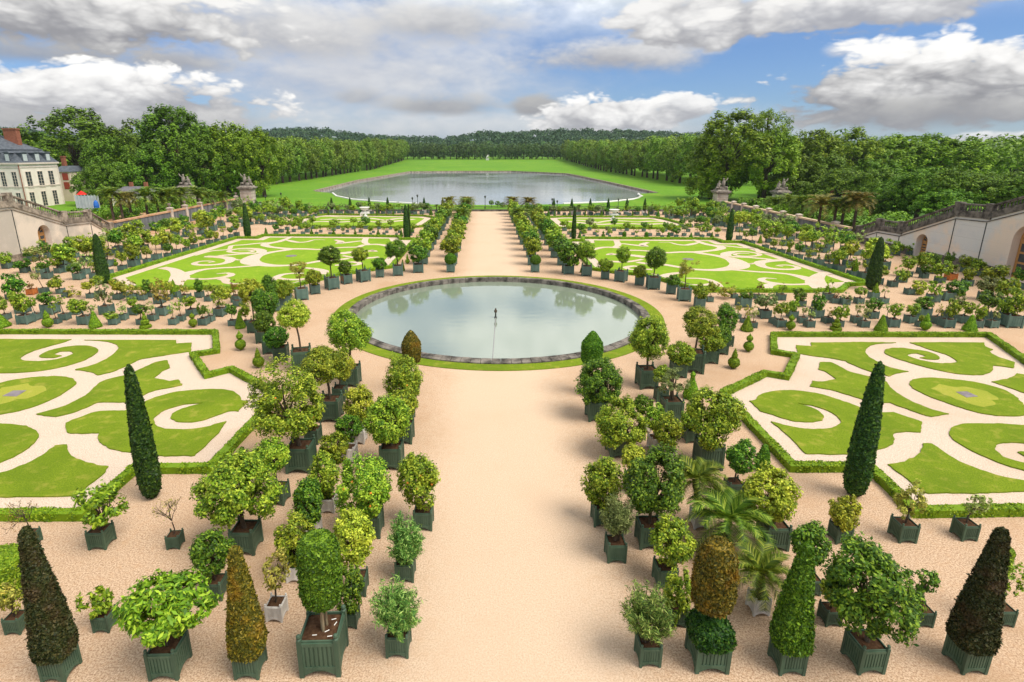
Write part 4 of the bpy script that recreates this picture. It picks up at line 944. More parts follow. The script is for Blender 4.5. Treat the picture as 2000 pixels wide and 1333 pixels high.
def surf_geo(rng, prof, leaf, dens, sq=0.0, n=20, jit=.45, lump=.03, shoots=1.0):
    """clipped topiary: a closed core of the profile (r, z) and leaves all over it"""
    V = []; Q = []; ph = rng.uniform(0, 6.28, 4); R0 = max(r for r, _ in prof)
    def rad(r, a): return r if not sq else r * (1 + sq * (1 / np.maximum(abs(np.cos(a)), abs(np.sin(a))) - 1)) * .93
    m_ = len(prof)
    A = 2 * np.pi * np.arange(n) / n + np.pi / 4 * 0
    for r, z in prof:
        rr = rad(r * .93, A); V.append(np.stack([rr * np.cos(A), rr * np.sin(A), np.full(n, z)], 1))
    V = np.concatenate(V)
    for j in range(m_ - 1):
        for i in range(n): Q.append((j * n + i, j * n + (i + 1) % n, (j + 1) * n + (i + 1) % n, (j + 1) * n + i))
    Ps = []; Ns = []
    for (r0, z0), (r1, z1) in zip(prof[:-1], prof[1:]):
        L = math.hypot(r1 - r0, z1 - z0); area = math.pi * (r0 + r1) * L; k = int(area * dens)
        if k < 1: continue
        t = rng.uniform(0, 1, k); a = rng.uniform(0, 2 * np.pi, k)
        z = z0 + (z1 - z0) * t; r = rad((r0 + (r1 - r0) * t), a) * (1 + rng.normal(0, .015, k) + lump * (np.sin(3 * a + ph[0] + z * 2.1 / R0) * np.sin(z * 3.3 / R0 + ph[1]) + .6 * np.sin(7 * a + ph[2]) * np.sin(6.1 * z / R0 + ph[3]))); r = r + np.where(rng.uniform(0, 1, k) < .03, rng.uniform(.02, .12, k) * R0 * shoots, 0)
        Ps.append(np.stack([r * np.cos(a), r * np.sin(a), z], 1))
        nz = (r0 - r1) / L; nr = (z1 - z0) / L
        Ns.append(np.stack([np.cos(a) * nr, np.sin(a) * nr, np.full(k, nz)], 1))
    V2, Q2 = leaf_quads(np.concatenate(Ps), np.concatenate(Ns), leaf, rng, .5, jit, .15)
    return np.concatenate([V, V2]), np.concatenate([np.array(Q), Q2 + len(V)])
def palm_geo(rng, L, nf, nl=24, wid=.045, rise=.9, low=-.15):
    V = []; Q = []
    for f in range(nf):
        az_ = f * 2.399 + rng.uniform(-.2, .2); e0 = rise * 1.45 * (1 - (f / nf) ** 1.3) + low + rng.uniform(-.1, .1)
        l = L * rng.uniform(.8, 1.05); p = np.array([0., 0, 0]); pts = []; e = e0; seg = l / 10
        for s in range(11):
            pts.append(p.copy()); p = p + seg * np.array([math.cos(az_) * math.cos(e), math.sin(az_) * math.cos(e), math.sin(e)])
            e -= (.05 + .02 * s) * (1.1 + .3 * math.cos(e0))
        pts = np.array(pts); side = np.array([-math.sin(az_), math.cos(az_), 0])
        for s in range(10):                     # midrib
            k = len(V); t = .016 * L * (1 - s / 11) * .6
            V += [pts[s] - side * t, pts[s] + side * t, pts[s + 1] + side * t * .9, pts[s + 1] - side * t * .9]; Q.append((k, k + 1, k + 2, k + 3))
        for j in range(nl):
            u = .12 + .88 * (j + .5) / nl; i = min(int(u * 10), 9); w_ = u * 10 - i; c = pts[i] * (1 - w_) + pts[i + 1] * w_
            tg = pts[i + 1] - pts[i]; tg = tg / np.linalg.norm(tg); up = np.cross(tg, side)
            if up[2] < 0: up = -up
            ll = L * .27 * math.sin(math.pi * min(1, .12 + u * .88)) ** .6 + .05 * L
            for sg in (-1, 1):
                d = side * sg * .8 + tg * .62 + up * rng.uniform(.02, .3); d /= np.linalg.norm(d)
                k = len(V); tip = c + d * ll + np.array([0, 0, -.10 * ll]); wv = tg * wid * L * .55
                V += [c - wv * .5, c + wv * .5, c + d * ll * .5 + wv * .6, tip]; Q.append((k, k + 1, k + 2, k + 3))
    return np.array(V), np.array(Q)
def bush_geo(rng, a, b, ns, per, leaf, asp=.17):
    """many upright stems fanning out of the tub, narrow leaves along them"""
    P = []; N = []; stems = []
    for s in range(ns):
        d = rng.normal(0, 1, 3); d[2] = abs(d[2]) * .9 + .25; d /= np.linalg.norm(d); q = rng.uniform(.75, 1.05)
        tip = np.array([d[0] * a * q, d[1] * a * q, -b + 2 * b * min(1, (d[2] * .8 + .28)) * q]); base = np.array([d[0] * .12, d[1] * .12, -b])
        mid = (base + tip) / 2 + np.array([0, 0, .12 * b]) - np.array([d[0], d[1], 0]) * a * .16; stems.append((base, mid, tip))
        t = rng.uniform(.35, 1, per) ** .7; t = t[:, None]
        P.append(base * (1 - t) ** 2 + 2 * mid * t * (1 - t) + tip * t ** 2 + rng.normal(0, .05, (per, 3))); N.append(np.tile(d, (per, 1)) * .3 + rng.normal(0, .6, (per, 3)))
    V, Q = leaf_quads(np.concatenate(P), np.concatenate(N), leaf, rng, asp, .5, .1); return V, Q, stems
def limbs(mb, p, d, L, r, lev, rng, ends, spread=.7):
    q = p + d * L; m_ = (p + q) / 2 + Vector(rng.normal(0, L * .06, 3))
    mb.tube([p, m_, q], [r, r * .85, r * .68], 5)
    if lev == 0: ends.append(q); return
    for i in range(3 if lev > 1 else 2):
        dd = (d + Vector(rng.normal(0, spread, 3)) + Vector((0, 0, .15))).normalized()
        limbs(mb, q, dd, L * rng.uniform(.6, .85), r * .62, lev - 1, rng, ends, spread)
# ---- tubs: one detailed for the near plants, one light for the rest (unit width)
HT = 1.15
mb = MB()
mb.box(-.44, .44, -.44, .44, .15, .93)
for s in (-1, 1):
    mb.box(s * .44 - (.035 if s > 0 else 0), s * .44 + (0 if s > 0 else .035), -.44, .44, .932, 1.05); mb.box(-.404, .404, s * .44 - (.035 if s > 0 else 0), s * .44 + (0 if s > 0 else .035), .932, 1.05)
    for z0, z1 in ((.90, 1.0), (.22, .31)):
        mb.box(s * .47 - .03, s * .47 + .0, -.42, .42, z0, z1) if s > 0 else mb.box(-.47, -.44, -.42, .42, z0, z1)
        mb.box(-.42, .42, .44, .47, z0, z1) if s > 0 else mb.box(-.42, .42, -.47, -.44, z0, z1)
    for i in range(8):
        x = -.36 + .72 * i / 7
        mb.box(x - .034, x + .034, (.44 if s > 0 else -.462), (.462 if s > 0 else -.44), .313, .897)
        mb.box((.44 if s > 0 else -.462), (.462 if s > 0 else -.44), x - .034, x + .034, .313, .897)
    for i in (-1, 1):
        mb.prism([(i * .40, .04), (i * .40, .217), (i * .05, .217), (i * .22, .14)], 'y', s * .455 - .012, s * .455 + .012)
        mb.prism([(i * .40, .04), (i * .40, .217), (i * .05, .217), (i * .22, .14)], 'x', s * .455 - .012, s * .455 + .012)
ME_TUB = mb.mesh('tub', M['paint'])
mb = MB(); mb.box(-.055, .055, -.055, .055, .0, 1.08); mb.lathe([(.062, 1.08), (.062, 1.10), (.03, 1.12), (.052, 1.15), (.06, 1.185), (.045, 1.22), (.01, 1.235)], 8); ME_POST = mb.mesh('corner_post', M['paint'])
mb = MB(); mb.add([(-.404, -.404, .985), (.404, -.404, .985), (.404, .404, .985), (-.404, .404, .985)], [(0, 1, 2, 3)]); ME_SOIL = mb.mesh('soil', M['soil'])
mb = MB(); mb.box(-.45, .45, -.45, .45, .12, .97)
for x in (-.43, .43):
    for y in (-.43, .43): mb.box(x - .06, x + .06, y - .06, y + .06, 0, 1.06); mb.lathe([(.03, 1.06), (.06, 1.12), (.02, 1.19)], 6, (x, y, 0))
for s in (-1, 1):
    mb.box(-.37, .37, s * .45 - .02, s * .45 + .02, .90, 1.0); mb.box(s * .45 - .02, s * .45 + .02, -.37, .37, .90, 1.0); mb.box(-.37, .37, s * .45 - .02, s * .45 + .02, .2, .28); mb.box(s * .45 - .02, s * .45 + .02, -.37, .37, .2, .28)
    for i in range(5):
        x = -.3 + .6 * i / 4; mb.box(x - .05, x + .05, s * .45 - .012, s * .45 + .012, .283, .897); mb.box(s * .45 - .012, s * .45 + .012, x - .05, x + .05, .283, .897)
k_ = len(mb.F); mb.add([(-.40, -.40, .976), (.40, -.40, .976), (.40, .40, .976), (-.40, .40, .976)], [(0, 1, 2, 3)])
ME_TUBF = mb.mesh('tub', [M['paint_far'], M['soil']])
for p_ in ME_TUBF.polygons:
    if all(abs(ME_TUBF.vertices[i].co.z - .976) < 1e-4 for i in p_.vertices): p_.material_index = 1
CORN = [(-.43, -.43), (.43, -.43), (.43, .43), (-.43, .43)]
def put_tub(root, w, near, paint, rz=0.0):
    if near:
        t = link('tub', ME_TUB, root, scale=w, rz=rz, mat=paint)
        for x, y in CORN: link('corner_post', ME_POST, t, (x, y, 0), mat=paint)
        link('soil', ME_SOIL, t)
    else:
        t = link('tub', ME_TUBF, root, scale=w, rz=rz, mat=paint)
    return t
def locate(ub, vb, tw, z=0.0):
    g = G(ub, vb, z); c = depth(g); w_ = tw * c / F
    return Vector((g.x, g.y + w_ / 2, z)), w_
def place(base, uc, vc, cw, ch):
    p = PY(uc, vc, base.y); c = depth(p); a = cw / 2 * c / F / math.sqrt(1 + ((uc - CX) / F) ** 2); h_ = ch / 2 * c / F
    ph = math.atan2(H - p.z, base.y); b_ = math.sqrt(max(h_ * h_ - (a * math.sin(ph)) ** 2, (.42 * a) ** 2)) / math.cos(ph)
    return p, a, b_
SEED = [100]
def plant(kind, name, cat, label, ub, vb, tw, uc, vc, cw, ch, leaf='citrus', paint='paint', rz=0.0, group=None, near=True, extra=None):
    SEED[0] += 1; rng = np.random.default_rng(SEED[0])
    base, w_ = locate(ub, vb, tw); p, a, b_ = place(base, uc, vc, cw, ch)
    r = empty(name, base); tag(r, label, cat, group)
    put_tub(r, w_, near, M[paint], R(rz) + rng.normal(0, .03))
    zs = .98 * w_; off = p - base
    bark = M['bark']
    fol, tb = 'crown', MB()
    if kind in ('ball', 'big', 'airy', 'gnarl'):
        sz = {'ball': .060, 'big': .066, 'airy': .056, 'gnarl': .035}[kind]
        cover = {'ball': 3.2, 'big': 3.2, 'airy': .9, 'gnarl': .7}[kind]
        asp = .5
        if leaf == 'laurel': sz, asp = .095, .42
        n = int(min(18000, max(600, 4 * math.pi * a * (a + b_) / 2 * cover / (2 * sz * sz * asp))))
        nl = {'ball': 20, 'big': 15, 'airy': 12, 'gnarl': 11}[kind]
        V, Q, cs = crown_geo(rng, a, b_, n, sz, nl, {'ball': .05, 'big': .10, 'airy': .18, 'gnarl': .2}[kind], asp, .3, {'ball': 0, 'big': .05, 'airy': .45, 'gnarl': .5}[kind], .6, {'ball': 11, 'big': 15, 'airy': 9, 'gnarl': 8}[kind], {'ball': .20, 'big': .19, 'airy': .2, 'gnarl': .2}[kind])
        lo = off.z - b_ * .55; f0 = Vector((off.x * .3, off.y, zs)); fk = Vector((off.x * .8, 0, max(zs + .05, lo)))
        rt = max(.03, min(.10, a * .055)) * (2.4 if kind == 'gnarl' else 1)
        if fk.z > zs + .06: tb.tube([(0, 0, zs - .1), (off.x * .25 + rng.normal(0, .02), rng.normal(0, .02), (zs + fk.z) / 2), tuple(fk)], [rt * 1.15, rt, rt * .85], 7)
        for c in cs:
            q = off + Vector(c) * .92; m_ = (fk + q) / 2 + Vector((0, 0, -.06 * a)) + Vector(rng.normal(0, .04 * a, 3))
            tb.tube([tuple(fk - Vector((0, 0, .02))), tuple(m_), tuple(q)], [rt * .62, rt * .42, rt * .15], 5)
    elif kind == 'bush':
        n = int(min(9000, 4 * math.pi * a * (a + b_) / 2 * 2.0 / (2 * .05 ** 2 * .5)))
        V, Q, cs = crown_geo(rng, a, b_, n, .05, 18, .08)
        tb.tube([(0, 0, zs - .1), tuple(off)], [.05, .03], 6)
    elif kind == 'oleander':
        V, Q, st = bush_geo(rng, a, b_, 90, 75, .075)
        V = V; 
        for s in st[:60]: tb.tube([tuple(off + Vector(x)) for x in s], [.014, .011, .005], 4)
    elif kind == 'bare':
        ends = []; limbs(tb, Vector((0, 0, zs - .05)), Vector((0, 0, 1)), max(.2, (off.z - b_ * .6 - zs)), .028, 0, rng, ends)
        ends = []; q = Vector((0, 0, off.z - b_ * .6))
        for i in range(5):
            dd = Vector(rng.normal(0, .6, 3)); dd.z = abs(dd.z) + .5; limbs(tb, q, dd.normalized(), b_ * .6, .018, 3, rng, ends, .55)
        E = np.array([tuple(e_) for e_ in ends]); k = len(E) * 2
        Pc = E[rng.integers(0, len(E), k)] + rng.normal(0, .05, (k, 3)); V, Q = leaf_quads(Pc, rng.normal(0, 1, (k, 3)), .03, rng); V = V - np.array(off)
    elif kind == 'cone':
        # vc is the apex, cw the width at the tub's rim
        zt = off.z; a = cw / 2 * depth(base + Vector((0, 0, zs))) / F * .9 / math.sqrt(1 + ((uc - CX) / F) ** 2); z0 = zs + .02
        hz = zt - z0; pf = [(a * .6, z0 - .02), (a * .95, z0 + .04), (a * 1.0, z0 + hz * .07), (a * .93, z0 + hz * .2), (a * .76, z0 + hz * .42), (a * .56, z0 + hz * .65), (a * .40, z0 + hz * .84), (a * .32, z0 + hz * .94), (a * .2, zt - .05), (.01, zt)]
        V, Q = surf_geo(rng, pf, .055, 1100, .45, 24, .75); off = Vector((0, 0, 0)); tb.tube([(0, 0, zs - .1), (0, 0, zs + .5)], .06, 6)
        fol = 'clipped_crown'
    elif kind in ('drum', 'bullet', 'dome', 'sphere'):
        if kind == 'drum': pf = [(.01, -b_), (a * .6, -b_ * .98), (a * .9, -b_ * .82), (a, -b_ * .55), (a, b_ * .45), (a * .9, b_ * .75), (a * .6, b_ * .94), (.01, b_)]
        elif kind == 'bullet': pf = [(.01, -b_), (a * .8, -b_), (a * .95, -b_ * .8), (a, 0), (a * .95, b_ * .25), (a * .55, b_ * .65), (a * .2, b_ * .92), (.01, b_)]
        elif kind == 'dome': pf = [(.01, -b_), (a * .9, -b_ * .95), (a, -b_ * .5), (a * .98, 0), (a * .86, b_ * .5), (a * .55, b_ * .85), (.01, b_)]
        else: pf = [(max(.01, a * math.sin(t)), -b_ * math.cos(t)) for t in [math.pi * i / 8 for i in range(9)]]
        V, Q = surf_geo(rng, pf, .055 if a > .5 else .045, 950, 0, 20, .65); fol = 'clipped_crown'
        bark = M['bark_pale'] if kind == 'drum' else M['bark']
        for i in range(4 if kind == 'drum' else 1):
            x, y = (rng.normal(0, .07), rng.normal(0, .07)) if kind == 'drum' else (0, 0)
            tb.tube([(x, y, zs - .1), (x * .6 + off.x * .5, y, (zs + off.z) / 2), (off.x + x * 1.6, y * 1.6, off.z - b_ * .6)], [.05, .045, .04], 6)
    elif kind == 'palm':
        L = a * 1.18; V, Q = palm_geo(rng, L, 30, 26); fol = 'fronds'
        z1_ = off.z - .15 * L; k = 6
        tb.tube([(0, 0, zs - .1)] + [(off.x * i / k, 0, zs + (z1_ - zs) * i / k) for i in range(1, k + 1)], [.16, .14, .13, .15, .13, .16, .14], 9)
        off = Vector((off.x, 0, z1_))
    me = np_mesh(fol, V, Q, M[leaf])
    if tb.V: tb.build('trunk', bark, r)
    link(fol, me, r, off)
    if extra: r['_v'] = 0; extra(r, rng, base, w_, off, a, V); del r['_v']
    return r
# ground topiary, clipped yews growing straight out of the gravel
def topiary(shape, u, vb, wpx, vt, label, leaf='yew', near=True, group='clipped yews in the gravel'):
    SEED[0] += 1; rng = np.random.default_rng(SEED[0])
    g = G(u, vb); c = depth(g); a = wpx / 2 * c / F; g = G(u, vb - a * F / c * .3); h_ = PY(u, vt, g.y).z
    sph = lambda r, zc, n=7: [(max(.015, r * math.sin(t)), zc - r * math.cos(t)) for t in [math.pi * (i + .0) / n for i in range(n + 1)]]
    if shape == 'cone': pf = [(a * .9, 0), (a, .15), (a * .62, h_ * .45), (a * .3, h_ * .82), (a * .2, h_ * .86), (a * .24, h_ * .92), (a * .15, h_ * .98), (.01, h_)]
    elif shape == 'gourd': pf = [(.06, 0)] + sph(min(a, h_ * .27), min(a, h_ * .27) + .05)[1:-1] + [(a * .42, h_ * .56), (a * .5, h_ * .62), (a * .26, h_ * .85), (.01, h_)]
    elif shape == 'balls':
        r0 = min(a, h_ * .26); r1 = r0 * .62; pf = [(.06, 0)] + sph(r0, r0 + .08)[1:-1] + [(.06, 2 * r0 + .1)] + sph(r1, 2 * r0 + r1 + .1)[1:-1] + [(.05, 2 * r0 + 2 * r1 + .12), (a * .24, h_ * .88), (.01, h_)]
    elif shape == 'stack': pf = [(a * .85, 0), (a, h_ * .07), (a * .95, h_ * .17), (a * .5, h_ * .2), (a * .72, h_ * .32), (a * .66, h_ * .46), (a * .3, h_ * .52), (a * .42, h_ * .62), (a * .34, h_ * .72), (.08, h_ * .78), (a * .24, h_ * .9), (.01, h_)]
    elif shape == 'pear': pf = [(a * .9, 0), (a, h_ * .14), (a * .8, h_ * .36), (a * .34, h_ * .66), (a * .22, h_ * .78), (a * .3, h_ * .88), (a * .2, h_ * .96), (.01, h_)]
    elif shape == 'column': pf = [(a * .85, 0), (a, h_ * .06), (a * .95, h_ * .3), (a * .78, h_ * .6), (a * .5, h_ * .85), (a * .3, h_ * .96), (.01, h_)]
    elif shape == 'box': pf = [(a * .95, 0), (a, h_ * .4), (a * .9, h_ * .85), (.01, h_)]
    V, Q = surf_geo(rng, pf, .05 if near else .08, 800 if near else 260, .3 if shape in ('cone', 'pear') and near else 0, 14)
    o = link('clipped_yew' if shape != 'column' else 'cypress_column', np_mesh('topiary', V, Q, M[leaf]), None, (g.x, g.y, 0), rz=rng.uniform(0, 1.5))
    return tag(o, label, 'topiary', group)
def cypress(u, vb, wpx, vt, label, near=True):
    SEED[0] += 1; rng = np.random.default_rng(SEED[0])
    g = G(u, vb); c = depth(g); a = wpx / 2 * c / F; h_ = PY(u, vt, g.y).z
    r = empty('cypress', (g.x, g.y, 0)); tag(r, label, 'cypress', 'cypress columns beside the lawns')
    pf = [(a * .5, .12), (a * .8, .35), (a, h_ * .16), (a * .98, h_ * .34), (a * .86, h_ * .55), (a * .66, h_ * .75), (a * .46, h_ * .9), (a * .28, h_ * .975), (.02, h_)]
    V, Q = surf_geo(rng, pf, .085 if near else .12, 420 if near else 200, 0, 18, .35)
    # upright sprays that break the outline
    k = 260 if near else 90; t = rng.uniform(.03, .98, k); A = rng.uniform(0, 2 * np.pi, k); rr = np.interp(t * h_, [z for _, z in pf], [x for x, _ in pf]) * 1.02
    Pc = np.stack([rr * np.cos(A), rr * np.sin(A), t * h_], 1); V2, Q2 = leaf_quads(Pc, np.stack([np.cos(A), np.sin(A), 0 * A], 1), .16, rng, .28, .25, 0)
    link('crown', np_mesh('crown', np.concatenate([V, V2]), np.concatenate([Q, Q2 + len(V)]), M['cypress']), r)
    mb = MB(); mb.tube([(0, 0, 0), (0, 0, 1.2)], [.12, .1], 7); mb.build('trunk', M['bark'], r)
# ---------------------------------------------------------------- the near potted plants
PT = ('potted_tree', 'potted tree'); PS = ('potted_shrub', 'potted shrub'); PP = ('potted_palm', 'potted palm'); TT = ('potted_topiary', 'potted topiary')
NEARG = 'potted plants near the terrace'
mb = MB(); mb.lathe([(.012, -.05), (.042, -.034), (.056, 0), (.042, .034), (.012, .05)], 8); ME_FRUIT = mb.mesh('orange', M['orange'], True)
def fruits(n):
    def f(r, rng, base, w_, off, a, V):
        front = np.where((V[:, 1] < -.3 * a))[0]
        for i in rng.choice(front, n): link('orange', ME_FRUIT, r, off + Vector(V[i]) * .97)
    return f
def skirt(r, rng, base, w_, off, a, V0):    # low foliage filling the top of the two-tier topiary's tub
    q = w_ * .60; V, Q = surf_geo(rng, [(q * .8, .76 * w_), (q, .86 * w_), (q * 1.02, 1.05 * w_), (q * .95, 1.35 * w_), (q * .6, 1.5 * w_), (.05, 1.55 * w_)], .06, 900, .6, 24, .9)
    link('low_foliage', np_mesh('low_foliage', V, Q, M['cypress']), r)
def labels_in_soil(r, rng, base, w_, off, a, V0):
    mb = MB()
    for x, y, t in ((.22, .25, .3), (.3, .12, 1.2), (.15, -.1, .6), (-.12, -.22, .1), (.25, -.25, .2)):
        c, s = math.cos(t) * .07, math.sin(t) * .07; z = .99 * w_
        mb.add([(x * w_ - c, y * w_ - s, z), (x * w_ + c, y * w_ + s, z), (x * w_ + c - s * .3, y * w_ + s + c * .3, z + .01), (x * w_ - c - s * .3, y * w_ - s + c * .3, z + .01)], [(0, 1, 2, 3)])
    mb.build('wood_chips', M['white'], r)
